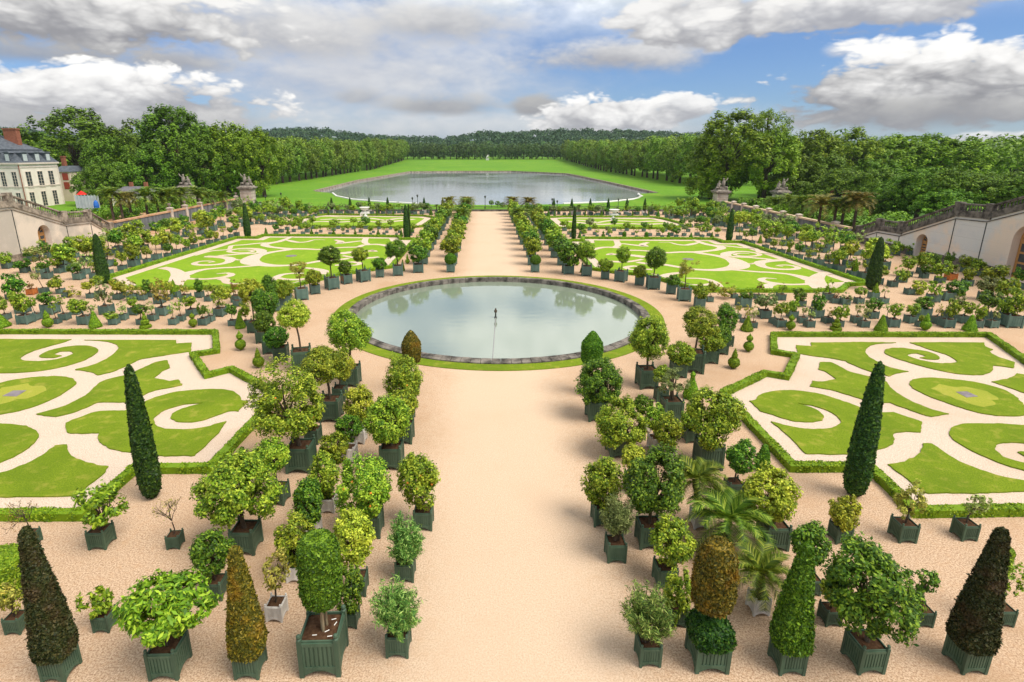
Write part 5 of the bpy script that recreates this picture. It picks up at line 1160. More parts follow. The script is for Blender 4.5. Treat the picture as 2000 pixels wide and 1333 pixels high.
NEAR = [
 # kind, (name, category), label, ub, vb, tw, uc, vc, cw, ch, leaf, paint, rz, extra
 ('cone', TT, 'tall dark reddish cone topiary, leftmost of the near row', 103, 1336, 50, 82, 1030, 98, 0, 'yew_red', 'paint', 0, None),
 ('cone', TT, 'tall bronze brown cone topiary left of the drum-shaped topiary', 481, 1330, 50, 462, 1068, 84, 0, 'yew_bronze', 'paint', 0, None),
 ('drum', TT, 'green drum-shaped topiary on several pale stems in a large tub', 624, 1326, 82, 624, 1113, 82, 132, 'yew', 'paint', 0, labels_in_soil),
 ('airy', PT, 'thin-leaved young tree in a tub at the left edge', 24, 1242, 32, 18, 1168, 66, 66, 'dry', 'paint', 0, None),
 ('airy', PT, 'small leafy tree in a small tub right of the reddish cone', 197, 1238, 33, 193, 1176, 68, 62, 'laurel', 'paint', 0, None),
 ('big', PS, 'broad glossy bright green shrub bulging over its large tub, near left', 318, 1332, 60, 325, 1183, 182, 136, 'laurel', 'paint', 0, None),
 ('ball', PT, 'dark glossy round tree in a square tub behind the bronze cone', 416, 1176, 36, 412, 1078, 84, 84, 'citrus_dark', 'paint', 0, None),
 ('bare', PT, 'leafless twiggy sapling in a small tub left of the near path', 337, 1075, 26, 338, 1002, 46, 54, 'dry', 'paint', 0, None),
 ('airy', PT, 'loose pale green tree overhanging the corner of the near left hedge', 189, 1076, 36, 197, 985, 118, 104, 'laurel', 'paint', 0, None),
 ('bare', PT, 'leafless reddish sapling behind the reddish cone', 53, 1071, 26, 60, 1002, 46, 50, 'red', 'paint', 0, None),
 ('big', PT, 'wide airy orange tree below the near left cypress corner', 474, 1087, 48, 465, 960, 165, 150, 'citrus', 'paint', 0, None),
 ('airy', PT, 'half bare yellowish tree in a small white tub beside the bronze cone', 536, 1217, 34, 537, 1112, 62, 70, 'dry', 'paint_white', 0, None),
 ('ball', PT, 'round tree in a white tub just left of the drum-shaped topiary', 574, 1140, 32, 577, 1057, 80, 98, 'citrus', 'paint_white', 0, None),
 ('bush', PS, 'dark upright box shrub tucked behind the drum-shaped topiary', 682, 1230, 32, 682, 1152, 56, 96, 'citrus_dark', 'paint', 0, None),
 ('ball', PT, 'bright yellow-green round tree behind the drum-shaped topiary', 697, 1168, 36, 692, 1052, 84, 106, 'citrus_yellow', 'paint', 0, None),
 ('oleander', PS, 'narrow-leaved oleander at the path edge, nearest on the left', 776, 1288, 46, 770, 1192, 114, 118, 'oleander', 'paint', 0, None),
 ('oleander', PS, 'narrow-leaved oleander at the path edge, second on the left', 790, 1140, 38, 792, 1062, 76, 104, 'oleander', 'paint', 0, None),
 ('ball', PT, 'round orange tree alone at the left path edge behind the oleanders', 826, 1039, 38, 817, 937, 82, 100, 'citrus', 'paint', 0, fruits(7)),
 ('ball', PT, 'large orange tree with ripe oranges left of the path', 722, 1054, 44, 713, 952, 108, 132, 'citrus', 'paint', 0, fruits(12)),
 ('ball', PT, 'sparse dark slender tree in a white tub left of the fruiting orange tree', 609, 1050, 28, 603, 978, 62, 92, 'citrus_dark', 'paint_white', 0, None),
 ('ball', PT, 'light green slender tree in a white tub behind the sparse dark one', 640, 1004, 28, 632, 930, 62, 88, 'citrus', 'paint_white', 0, None),
 ('ball', PT, 'small round tree in a white tub right of the big shady orange tree', 680, 905, 28, 655, 876, 62, 60, 'citrus', 'paint_white', 0, None),
 ('ball', PT, 'small dark round tree in a white tub left of the path, above another', 700, 869, 26, 681, 836, 56, 54, 'citrus_dark', 'paint_white', 0, None),
 ('ball', PT, 'yellowish slender tree in a white tub, farthest of the left white tubs', 706, 840, 24, 700, 790, 58, 74, 'citrus_yellow', 'paint_white', 0, None),
 ('ball', PT, 'round tree in a dark tub beside the corner of the near left hedge', 540, 989, 34, 527, 890, 78, 70, 'citrus', 'paint', 0, None),
 ('big', PT, 'huge shady orange tree in a large tub near the left hedge corner', 582, 927, 50, 560, 786, 168, 148, 'citrus', 'paint', 0, fruits(4)),
 ('ball', PT, 'low tree half hidden behind the huge shady orange tree', 609, 870, 28, 604, 815, 50, 44, 'citrus', 'paint', 0, None),
 ('ball', PT, 'standard orange tree on a bare trunk in a large tub, left of the path', 642, 827, 42, 633, 712, 92, 78, 'citrus', 'paint', 0, None),
 ('ball', PT, 'small yellowish standard tree behind the large left tub', 662, 786, 26, 663, 715, 54, 56, 'citrus_yellow', 'paint', 0, None),
 ('ball', PT, 'tall standard tree in a large tub against the left pond edge', 682, 758, 36, 683, 650, 90, 84, 'citrus', 'paint', 0, None),
 ('ball', PT, 'dense orange tree at the left path edge above the fruiting one', 763, 921, 44, 758, 820, 86, 97, 'citrus', 'paint', 0, None),
 ('ball', PT, 'yellow-tipped orange tree at the left path edge just below the pond', 790, 830, 36, 789, 742, 76, 92, 'citrus', 'paint', 0, fruits(5)),
 ('ball', PT, 'orange tree squeezed between two others at the left path edge', 788, 869, 36, 786, 792, 60, 58, 'citrus', 'paint', 0, None),
 ('bullet', TT, 'brownish bullet-shaped yew standing before the pond on the left', 803, 772, 30, 803, 676, 37, 62, 'yew_bronze', 'paint', 0, None),
 ('ball', PT, 'yellow-green standard tree on a slender bent trunk left of the pond', 585, 727, 38, 574, 615, 68, 54, 'citrus_yellow', 'paint', 15, None),
 ('ball', PT, 'low dark round tree in a tub left of the bent-trunk tree', 546, 708, 27, 538, 659, 48, 44, 'citrus_dark', 'paint', 8, None),
 ('ball', PT, 'dark tree behind the low round tree, left of the pond', 524, 693, 25, 515, 628, 44, 44, 'citrus_dark', 'paint', 10, None),
 ('ball', PT, 'tall dark leafy tree in the curve left of the pond', 510, 672, 23, 516, 593, 54, 74, 'citrus_dark', 'paint', 10, None),
 ('ball', PT, 'bushy yellow-topped tree at the near end of the left tub rows', 494, 652, 22, 490, 568, 52, 48, 'citrus_yellow', 'paint', 0, None),
 ('ball', PT, 'spreading dark tree next to the sparse one on the pond curve, left', 556, 602, 23, 553, 565, 46, 44, 'citrus', 'paint_far', 20, None),
 ('ball', PT, 'slender tree with a bright orange tuft on the left pond curve', 535, 610, 18, 525, 556, 28, 42, 'citrus_dark', 'paint_far', 20, fruits(3)),
 ('airy', PT, 'thinly leaved standard tree on the pond curve before the left lawn', 586, 588, 23, 583, 526, 40, 34, 'dry', 'paint_far', 30, None),
 ('ball', PT, 'small round tree right of the thinly leaved one on the pond curve, left', 613, 576, 18, 612, 542, 34, 28, 'citrus', 'paint_far', 30, None),
 ('ball', PT, 'tall dark standard tree on the pond curve before the left oval lawn', 646, 567, 23, 643, 499, 46, 36, 'citrus_dark', 'paint_far', 38, None),
 ('ball', PT, 'small round tree in a tub with an orange side on the left curve', 675, 556, 18, 673, 522, 27, 25, 'citrus_dark', 'paint_far', 40, 'orange_side'),
 ('big', PT, 'loose standard tree in a pale tub on the left curve', 708, 552, 22, 704, 497, 36, 31, 'citrus', 'paint_far', 40, None),
 ('ball', PT, 'small dark tree between two standards on the left curve', 741, 543, 16, 741, 514, 29, 23, 'citrus_dark', 'paint_far', 10, None),
 ('ball', PT, 'dense dark standard tree at the right end of the left curve', 776, 540, 20, 773, 486, 44, 40, 'citrus_dark', 'paint_far', 10, None),
 # right side
 ('big', PT, 'loose standard tree at the left end of the right curve', 1147, 541, 20, 1147, 490, 40, 36, 'citrus', 'paint_far', -10, None),
 ('ball', PT, 'small round tree, second tub along the right curve', 1183, 547, 16, 1183, 517, 29, 26, 'citrus', 'paint_far', -10, None),
 ('ball', PT, 'slender standard tree, third tub along the right curve', 1215, 552, 21, 1217, 497, 29, 31, 'citrus', 'paint_far', -30, None),
 ('ball', PT, 'small bronzed round tree, fourth tub along the right curve', 1251, 559, 17, 1251, 530, 28, 25, 'citrus', 'paint_far', -20, None),
 ('ball', PT, 'tall dense standard tree, fifth tub along the right curve', 1278, 567, 24, 1282, 503, 43, 44, 'citrus_dark', 'paint_far', -8, None),
 ('ball', PT, 'small dark tree, sixth tub along the right curve', 1313, 576, 19, 1315, 550, 29, 27, 'citrus_dark', 'paint_far', -20, None),
 ('airy', PT, 'sparse standard tree in a big tub, seventh along the right curve', 1339, 590, 24, 1341, 525, 40, 38, 'dry', 'paint_far', -10, None),
 ('ball', PT, 'leafy round tree, last tub of the right curve', 1369, 603, 19, 1370, 569, 33, 31, 'citrus', 'paint_far', -8, None),
 ('ball', PT, 'yellow-tipped standard tree in a large tub right of the pond', 1360, 731, 39, 1366, 632, 72, 62, 'citrus', 'paint', -15, None),
 ('ball', PT, 'low leafy tree in a tub beside the yellow-tipped standard', 1391, 712, 26, 1388, 665, 54, 46, 'citrus', 'paint', -8, None),
 ('ball', PT, 'tree half hidden behind the low leafy one, right of the pond', 1412, 694, 24, 1408, 655, 42, 38, 'citrus_dark', 'paint', -8, None),
 ('ball', PT, 'tall dark leafy tree at the near end of the right tub rows', 1423, 678, 20, 1418, 622, 46, 56, 'citrus_dark', 'paint', 0, None),
 ('ball', PT, 'full standard tree in a large tub against the right pond edge', 1267, 762, 37, 1268, 662, 78, 80, 'citrus', 'paint', 0, None),
 ('ball', PT, 'low spreading tree between two standards right of the pond', 1328, 740, 28, 1330, 690, 56, 48, 'citrus', 'paint', 0, None),
 ('ball', PT, 'small tree behind the gnarled olive', 1294, 787, 24, 1294, 731, 40, 36, 'citrus', 'paint', 0, None),
 ('gnarl', PT, 'gnarled grey olive with a thick twisted trunk', 1315, 824, 38, 1313, 744, 66, 54, 'olive', 'paint', 0, None),
 ('ball', PT, 'dense dark tree at the right path edge, just below the bullet yew', 1167, 825, 38, 1173, 745, 88, 90, 'citrus_dark', 'paint', 0, None),
 ('bullet', TT, 'dark green bullet-shaped yew before the pond on the right', 1157, 776, 30, 1157, 678, 42, 64, 'yew', 'paint', 0, None),
 ('ball', PT, 'bright spreading orange tree at the right path edge, second below the bullet yew', 1212, 898, 44, 1215, 825, 106, 98, 'citrus', 'paint', 0, None),
 ('ball', PT, 'small tree in a white tub behind the bright spreading tree', 1262, 846, 22, 1257, 790, 40, 40, 'citrus_dark', 'paint_white', 0, None),
 ('ball', PT, 'small tree over a white tub, left of the rounded tree', 1283, 885, 27, 1281, 815, 42, 48, 'citrus', 'paint_white', 0, None),
 ('ball', PT, 'rounded tree in a hidden white tub, above the palms', 1308, 910, 26, 1305, 842, 62, 66, 'citrus', 'paint_white', 0, None),
 ('ball', PT, 'low tree behind the large tub near the right hedge', 1352, 867, 26, 1350, 822, 42, 44, 'citrus', 'paint', 0, None),
 ('big', PT, 'broad orange tree in a large tub by the right hedge corner', 1390, 921, 47, 1393, 815, 114, 112, 'citrus', 'paint', 0, None),
 ('ball', PT, 'dark glossy round standard tree beside the near right hedge', 1437, 976, 30, 1448, 893, 66, 66, 'citrus_dark', 'paint', 0, None),
 ('big', PT, 'large yellow-green tree in a big tub right of the palms', 1518, 1079, 48, 1508, 968, 122, 110, 'citrus_yellow', 'paint', 0, None),
 ('ball', PT, 'upright round tree at the right path edge above the dry shrub', 1178, 1031, 38, 1180, 945, 76, 100, 'citrus', 'paint', 0, None),
 ('ball', PT, 'big dark dense tree in a large tub left of the palms', 1272, 1076, 46, 1282, 945, 122, 132, 'citrus_dark', 'paint', 0, None),
 ('ball', PT, 'yellowish tree between two darker ones right of the path', 1240, 966, 32, 1240, 896, 56, 54, 'citrus_yellow', 'paint', 0, None),
 ('oleander', PS, 'thin greyish half-dry shrub at the right path edge', 1205, 1102, 38, 1207, 1012, 74, 90, 'olive', 'paint', 0, None),
 ('ball', PT, 'neat round flowering tree near the two-tier topiary', 1303, 1153, 40, 1313, 1058, 90, 92, 'citrus', 'paint', 0, None),
 ('oleander', PS, 'narrow-leaved oleander at the path edge, nearest on the right', 1270, 1306, 44, 1265, 1198, 122, 124, 'oleander', 'paint', 0, None),
 ('bush', PS, 'bright leafy shrub between the right oleander and the two-tier topiary', 1325, 1228, 36, 1325, 1162, 60, 108, 'citrus', 'paint', 0, None),
 ('dome', TT, 'two-tier topiary with a bronze dome over dark low foliage', 1392, 1319, 68, 1398, 1118, 88, 128, 'yew_bronze', 'paint', 0, skirt),
 ('palm', PP, 'small palm in a grey-white tub, nearest of the palms', 1487, 1205, 34, 1487, 1112, 150, 120, 'palm', 'paint_white', 0, None),
 ('palm', PP, 'large palm right of the big dark tree', 1414, 1088, 30, 1425, 1005, 180, 150, 'palm', 'paint', 0, None),
 ('palm', PP, 'palm in a white tub farthest from the terrace', 1369, 1035, 30, 1360, 930, 130, 100, 'palm', 'paint_white', 0, None),
 ('cone', TT, 'dark green cone topiary with a ragged tip, near right', 1548, 1322, 52, 1560, 1062, 90, 0, 'yew', 'paint', 0, None),
 ('ball', PT, 'dark round tree behind the green cone', 1588, 1166, 32, 1582, 1062, 78, 80, 'citrus_dark', 'paint', 0, None),
 ('big', PT, 'very wide spreading tree in a large tub, near right', 1702, 1320, 56, 1698, 1148, 205, 172, 'citrus_dark', 'paint', 0, None),
 ('ball', PT, 'small tree in a low tub left of the very wide tree', 1628, 1226, 32, 1628, 1152, 54, 54, 'citrus', 'paint', 0, None),
 ('airy', PT, 'small loose tree right of the very wide tree', 1808, 1228, 32, 1802, 1138, 76, 66, 'citrus_dark', 'paint', 0, None),
 ('cone', TT, 'blackish purple cone topiary, rightmost of the near row', 1904, 1320, 52, 1922, 1032, 106, 0, 'yew_red', 'paint', 0, None),
 ('airy', PT, 'loose yellowish tree behind the blackish purple cone', 1965, 1227, 34, 1962, 1130, 76, 84, 'citrus', 'paint', 0, None),
 ('ball', PT, 'small yellow-green tree in a tub below the right cypress', 1648, 1065, 32, 1650, 1003, 62, 68, 'citrus_yellow', 'paint', 0, None),
 ('airy', PT, 'sparse tree with reddish shoots before the near right hedge', 1774, 1063, 36, 1780, 980, 76, 70, 'dry', 'paint', 0, None),
 ('airy', PT, 'small pale silvery tree before the near right hedge', 1894, 1059, 32, 1908, 985, 50, 48, 'pale', 'paint', 0, None),
]
for (kind, nc, label, ub, vb, tw, uc, vc, cw, ch, leaf, paint, rz, ex) in NEAR:
    side = ex == 'orange_side'
    r = plant(kind, nc[0], nc[1], label, ub, vb, tw, uc, vc, cw, ch, leaf, paint, rz, NEARG if vb > 760 else 'potted trees around the pond', vb > 690, None if side else ex)
    if side:
        t = [c_ for c_ in r.children if c_.name.startswith('tub')][0]
        mb = MB(); mb.box(-.462, -.455, -.36, .36, .29, .89); link('painted_panel', mb.mesh('painted_panel', M['terracotta']), t)

YEWS = [('box', 5, 1170, 108, 1084, 'dark green clipped pyramid with a knob at the lower left edge'),
 ('column', 1488, 922, 26, 868, 'narrow dark clipped cone behind the glossy round tree'), ('column', 478, 925, 22, 873, 'narrow dark clipped cone at the corner of the near left hedge'),
 ('balls', 1461, 690, 19, 652, 'three-ball yew in the gravel right of the pond'), ('gourd', 1432, 723, 22, 681, 'gourd-shaped yew in the gravel right of the pond'),
 ('pear', 1349, 782, 32, 726, 'pear-shaped yew behind the gnarled olive'), ('cone', 1458, 650, 24, 617, 'small yew cone nearest the pond behind the near right lawn'),
 ('balls', 1543, 648, 20, 614, 'two-ball yew above the inner corner of the near right hedge'), ('stack', 1632, 648, 21, 616, 'stacked yew, second along the back of the near right hedge'),
 ('cone', 1720, 650, 24, 615, 'faceted yew cone in the middle of the row behind the near right lawn'), ('gourd', 1806, 648, 21, 612, 'gourd-shaped yew right of the faceted cone behind the near right lawn'),
 ('cone', 1893, 650, 25, 615, 'yew cone farthest right behind the near right lawn'), ('box', 1958, 1120, 22, 1068, 'small clipped yew behind the blackish purple cone'),
 ('cone', 2, 644, 34, 612, 'yew cone at the far left end behind the near left lawn'), ('gourd', 95, 643, 22, 606, 'gourd-shaped yew behind the near left lawn'),
 ('cone', 187, 643, 24, 608, 'yew cone in the middle of the row behind the near left lawn'), ('stack', 285, 644, 21, 609, 'stacked yew behind the near left lawn'),
 ('balls', 378, 642, 17, 611, 'ball yew with a small knob behind the near left lawn'), ('cone', 470, 644, 21, 610, 'yew cone nearest the pond behind the near left lawn'),
 ('balls', 471, 687, 20, 646, 'three-ball yew in the gravel left of the pond'), ('gourd', 506, 721, 22, 680, 'gourd-shaped yew in the gravel left of the pond')]
for sh, u, vb, wp, vt, lab in YEWS: topiary(sh, u, vb, wp, vt, lab, 'yew_light' if sh != 'column' else 'yew')
SMALL = [('cone', 787, 531, 8, 507, 'narrow yew cone beside the dense dark standard, left'), ('gourd', 796, 517, 9, 497, 'gourd yew at the corner of the middle left hedge'),
 ('gourd', 1127, 520, 9, 501, 'gourd yew at the corner of the middle right hedge'), ('cone', 1137, 534, 9, 513, 'narrow yew cone beside the loose standard, right'),
 ('cone', 713, 531, 6, 517, 'tiny yew cone behind the pale tub on the left curve'), ('cone', 1210, 536, 6, 521, 'tiny yew cone behind the third tub on the right curve'), ('cone', 640, 546, 6, 531, 'tiny yew cone behind the tall standard on the left curve'),
 ('gourd', 1540, 496, 8, 478, 'gourd yew by the outer hedge of the middle right lawn'), ('cone', 1484, 477, 9, 459, 'yew cone by the outer hedge of the middle right lawn'), ('column', 267, 511, 12, 486, 'yew cone among the tubs along the middle left hedge'),
 ('balls', 1598, 511, 9, 497, 'ball yew among the tubs along the middle right hedge'), ('cone', 1633, 522, 13, 490, 'tall yew cone among the tubs along the middle right hedge'), ('balls', 227, 522, 11, 506, 'ball yew at the outer side of the middle left hedge'),
 ('balls', 369, 484, 8, 468, 'dark round yew among the tubs along the middle left hedge'), ('cone', 338, 497, 8, 480, 'yew cone among the tubs left of the middle lawn')]
for sh, u, vb, wp, vt, lab in SMALL: topiary(sh, u, vb, wp, vt, lab, 'yew_light', False)
ORD = ['first', 'second', 'third', 'fourth', 'fifth', 'sixth', 'seventh', 'eighth', 'ninth', 'tenth', 'eleventh', 'twelfth', 'thirteenth', 'fourteenth', 'fifteenth', 'sixteenth', 'seventeenth', 'eighteenth', 'nineteenth', 'twentieth', 'twenty-first', 'twenty-second', 'twenty-third', 'twenty-fourth', 'twenty-fifth', 'twenty-sixth', 'twenty-seventh', 'twenty-eighth', 'twenty-ninth', 'thirtieth', 'thirty-first', 'thirty-second', 'thirty-third', 'thirty-fourth', 'thirty-fifth', 'thirty-sixth', 'thirty-seventh', 'thirty-eighth', 'thirty-ninth', 'fortieth']
for i, (u, v, sh) in enumerate([(784, 463, 'cone'), (739, 462, 'gourd'), (694, 461.5, 'stack'), (652, 461.5, 'balls'), (609, 460.5, 'gourd'), (563, 460.5, 'gourd'), (520, 460, 'cone')]):
    topiary(sh, u, v + .5, 7.5, v - 15, '%s clipped yew from the path behind the middle left lawn' % ORD[i], 'yew', False)
for i, (u, v, sh) in enumerate([(1132, 466, 'cone'), (1178, 465.5, 'balls'), (1219, 466, 'box'), (1262, 467, 'box'), (1305, 467.5, 'balls'), (1349, 468, 'gourd'), (1390, 468, 'pear')]):
    topiary(sh, u, v + .5, 8, v - 14, '%s clipped yew from the path behind the middle right lawn' % ORD[i], 'yew', False)
for i, u in enumerate([842, 800, 768, 737, 705, 674, 642, 622]):
    topiary('cone' if i % 2 == 0 else 'gourd', u, 421.5, 8 if i % 4 == 0 else 5, 408 - (i % 2), '%s clipped yew from the path behind the far left lawn' % ORD[i], 'yew', False)
for i, u in enumerate([1071, 1083, 1113, 1143, 1175, 1205, 1235, 1266, 1285]):
    topiary('cone' if i % 2 == 0 else 'gourd', u, 424.5, 8 if i % 4 == 0 else 5, 411 - (i % 2), '%s clipped yew from the path behind the far right lawn' % ORD[i], 'yew', False)
for a in [(298, 972, 40, 712, 'tall leaning-looking cypress column at the near left hedge corner'), (1667, 968, 44, 707, 'tall tapering cypress column at the near right hedge corner'),
          (204, 555, 22, 457, 'cypress column at the outer corner of the middle left hedge'), (1702, 566, 24, 463, 'cypress column at the outer corner of the middle right hedge'),
          (484.5, 465, 13, 397, 'cypress column at the far corner of the middle left hedge'), (1423, 473, 12, 407, 'cypress column at the far corner of the middle right hedge'),
          (794, 467, 11, 400, 'thicker cypress of the pair by the path behind the middle left lawn'), (1120, 471, 9, 404, 'slim cypress by the path behind the middle right lawn')]:
    cypress(*a, near=a[1] > 500)
cypress(799.5, 465, 6, 399, 'thinner cypress of the pair by the path behind the middle left lawn', False)
# ---------------------------------------------------------------- the many smaller tubs behind: shared crowns, each plant a thing
rngp = np.random.default_rng(77)
PROTO = {}
for k in range(4): PROTO['round%d' % k] = crown_geo(rngp, 1, 1, 1700, .115, 13, .09, .55, .35, 0, .55, 7, .25)[:2]
for k in range(3): PROTO['airy%d' % k] = crown_geo(rngp, 1, 1, 520, .11, 10, .2, .55, .3, .4, .6, 5, .22)[:2]
for k in range(2): PROTO['cone%d' % k] = surf_geo(rngp, [(.6, -1), (.95, -.8), (.9, -.4), (.55, .3), (.2, .85), (.01, 1)], .13, 110, 0, 12)
PROTO['pencil0'] = surf_geo(rngp, [(.7, -1), (1, -.8), (.95, -.2), (.6, .5), (.2, .92), (.01, 1)], .2, 45, 0, 10)
PROTO['palm0'] = palm_geo(rngp, 1.15, 34, 13, .085, 1.0, -.2); PROTO['palm1'] = palm_geo(rngp, 1.15, 40, 13, .08, 1.0, -.25)
PME = {k: np_mesh('crown', v, q, M['citrus']) for k, (v, q) in PROTO.items()}
CODE = {'c': ('round', 'citrus', 'round leafy'), 'd': ('round', 'citrus_dark', 'dark round'), 'y': ('round', 'citrus_yellow', 'yellow-green'), 'o': ('airy', 'olive', 'airy greyish'), 'p': ('airy', 'pale', 'sparse pale'),
        'b': ('airy', 'dry', 'half-bare'), 'r': ('airy', 'red', 'reddish'), 'k': ('cone', 'yew_light', 'cone-shaped'), 'g': ('airy', 'citrus', 'loose green'), 'v': ('round', 'olive', 'grey-green'), 'n': ('pencil', 'cypress', 'pencil-thin'), 'm': ('palm', 'palm', 'palm-like'), 'h': ('palm', 'palm_dry', 'drooping palm-like')}
STUFF = {'V': [], 'Q': [], 'M': [], 'n': 0}; SMATS = ['paint_far', 'soil', 'bark'] + sorted({c[1] for c in CODE.values()})
TVF = np.array([v.co[:] for v in ME_TUBF.vertices]); TQF = [(tuple(p_.vertices), p_.material_index) for p_ in ME_TUBF.polygons]
def stuff_add(V, faces, mi):
    k = STUFF['n']; STUFF['V'].append(np.asarray(V)); STUFF['n'] += len(V)
    STUFF['Q'].append(np.asarray(faces) + k); STUFF['M'].append(np.full(len(faces), mi))
# faces of the light tub with more than four corners (lathe caps) are left out of the far mass
TQ4 = np.array([f for f, i in TQF if len(f) == 4 and i == 0]); TQS = np.array([f for f, i in TQF if len(f) == 4 and i == 1])
COUNT = [0]
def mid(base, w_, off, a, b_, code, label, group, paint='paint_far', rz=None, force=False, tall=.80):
    SEED[0] += 1; rg = random.Random(SEED[0]); sh, mt, adj = CODE[code]
    ks = [k for k in PROTO if k.startswith(sh)]; pk = rg.choice(ks)
    rz = rg.uniform(-.12, .12) if rz is None else rz; ca = rg.uniform(0, 6.28)
    mb = MB(); zs = .95 * w_ * tall; rt = max(.03, min(.06, a * .06))
    if sh == 'palm': mb.tube([(0, 0, zs - .1), (0, 0, off.z)], [.14, .12], 6)
    elif sh not in ('cone', 'pencil'):
        fk = Vector((off.x * .7, 0, max(zs + .05, off.z - b_ * .6)))
        mb.tube([(0, 0, zs - .1), tuple(fk)], [rt, rt * .8], 5)
        for i in range(4):
            t = i * 1.6 + rg.uniform(0, .8); mb.tube([tuple(fk), tuple(off + Vector((math.cos(t) * a * .6, math.sin(t) * a * .6, b_ * .3)))], [rt * .6, rt * .2], 4)
    else: mb.tube([(0, 0, zs - .1), (0, 0, off.z)], [.04, .03], 5)
    if sh == 'palm': off = off + Vector((0, 0, -.1))
    if not force and (label is None or COUNT[0] >= 235):
        c, s = math.cos(rz), math.sin(rz); Tv = TVF * w_; Tv = np.stack([Tv[:, 0] * c - Tv[:, 1] * s + base.x, Tv[:, 0] * s + Tv[:, 1] * c + base.y, Tv[:, 2] * tall + base.z], 1)
        stuff_add(Tv, TQ4, 0); stuff_add(Tv, TQS, 1)
        tv = np.array(mb.V) + np.array(base); stuff_add(tv, np.array([f for f in mb.F if len(f) == 4]), 2)
        v, q = PROTO[pk]; c, s = math.cos(ca), math.sin(ca); v = np.stack([(v[:, 0] * c - v[:, 1] * s) * a, (v[:, 0] * s + v[:, 1] * c) * a, v[:, 2] * b_], 1) + np.array(base + off)
        stuff_add(v, q, SMATS.index(mt)); return
    COUNT[0] += 1
    nm = {'cone': 'potted_cone', 'pencil': 'potted_cypress', 'palm': 'potted_palm'}.get(sh, 'potted_tree'); cat = {'cone': 'potted topiary', 'pencil': 'potted cypress', 'palm': 'potted palm'}.get(sh, 'potted tree')
    r = empty(nm, base); tag(r, label.replace('{}', adj), cat, group)
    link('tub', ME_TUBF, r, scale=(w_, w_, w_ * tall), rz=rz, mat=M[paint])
    mb.build('trunk', M['bark'], r)
    link('crown' if sh != 'palm' else 'fronds', PME[pk], r, off, (a, a, b_), ca, M[mt])
def midpx(t, label, group, force=False):
    ub, vb, tw, uc, vc, cw, ch, code = t[:8]
    base, w_ = locate(ub, vb, tw); p, a, b_ = place(base, uc, vc, cw, ch)
    mid(base, w_, p - base, a * 1.14, b_ * 1.1, code, label, group, t[8] if len(t) > 8 else 'paint_far', force=force)
BLOCK_L = [
 (43,635,22,37,590,34,34,'c'),(65,627,16,60,591,21,20,'c'),(107,634,13,100,598,18,16,'g'),(122,627,16,114,587,27,20,'g'),(161,636,21,152,597,40,26,'c'),(175,627,13,176,600,22,22,'p'),
 (203,616,21,200,574,38,42,'o'),(219,636,16,216,617,28,16,'c'),(237,627,15,237,601,22,22,'p'),(38,614,20,26,580,22,22,'c'),(91,616,24,89,582,36,22,'d'),(146,616,15,142,592,20,16,'c'),(7,626,14,2,592,22,26,'c'),
 (16,586,12,24,556,46,40,'d'),(88,546,15,86,517,28,17,'d'),(82,574,13,69,536,26,24,'p'),(150,548,16,144,523,28,17,'d'),(180,520,16,176,502,18,14,'g'),(181,545,14,178,519,18,22,'g'),(212,536,10,208,520,10,14,'g'),
 (174,584,12,172,556,26,20,'y'),(227,587,14,226,556,24,22,'y'),(115,575,12,108,551,32,24,'c'),(126,582,13,140,570,34,22,'b'),(192,580,13,192,547,25,18,'c'),(58,577,14,58,560,16,20,'r','terracotta'),
 (259,617,18,257,589,21,18,'c'),(273,636,14,273,603,30,18,'d'),(296,628,15,293,600,19,20,'p'),(314,618,20,311,570,40,42,'b'),(336,636,15,335,603,19,22,'p'),(351,629,14,349,596,19,22,'g'),(372,619,17,369,587,28,20,'c'),
 (395,637,17,393,604,19,22,'d'),(408,630,14,407,606,15,18,'p'),(426,620,20,424,583,32,32,'g'),(452,638,14,450,604,23,24,'d'),(480,638,13,477,605,22,26,'c'),
 (240,582,12,238,560,20,22,'y'),(256,589,17,255,564,38,28,'b'),(276,588,13,276,570,16,16,'b'),(290,582,13,287,559,22,24,'d'),(308,595,17,306,560,30,30,'b'),(326,588,13,324,557,22,22,'y'),(341,582,14,339,562,16,28,'k'),
 (359,591,17,358,561,22,24,'b'),(387,583,14,387,558,16,26,'d'),(405,590,13,405,560,26,22,'g'),(438,583,12,424,566,26,20,'c'),(459,592,17,458,560,18,24,'r'),(462,600,15,440,572,26,24,'y'),
 (30,505,16,28,490,28,20,'g'),(60,512,14,58,494,24,20,'d'),(92,505,13,86,483,26,22,'d'),(120,512,13,116,492,28,26,'c'),(143,505,12,137,472,24,22,'c'),(168,512,13,163,483,28,22,'y'),(10,526,14,10,505,26,24,'c'),(45,534,13,44,515,34,20,'d'),(112,535,13,108,510,22,18,'c'),(138,525,11,140,507,20,18,'y'),
 (168,492,12,178,466,22,22,'g'),(196,505,12,195,480,20,24,'p'),(55,484,11,54,472,18,18,'c'),(225,492,12,222,462,24,22,'d')]
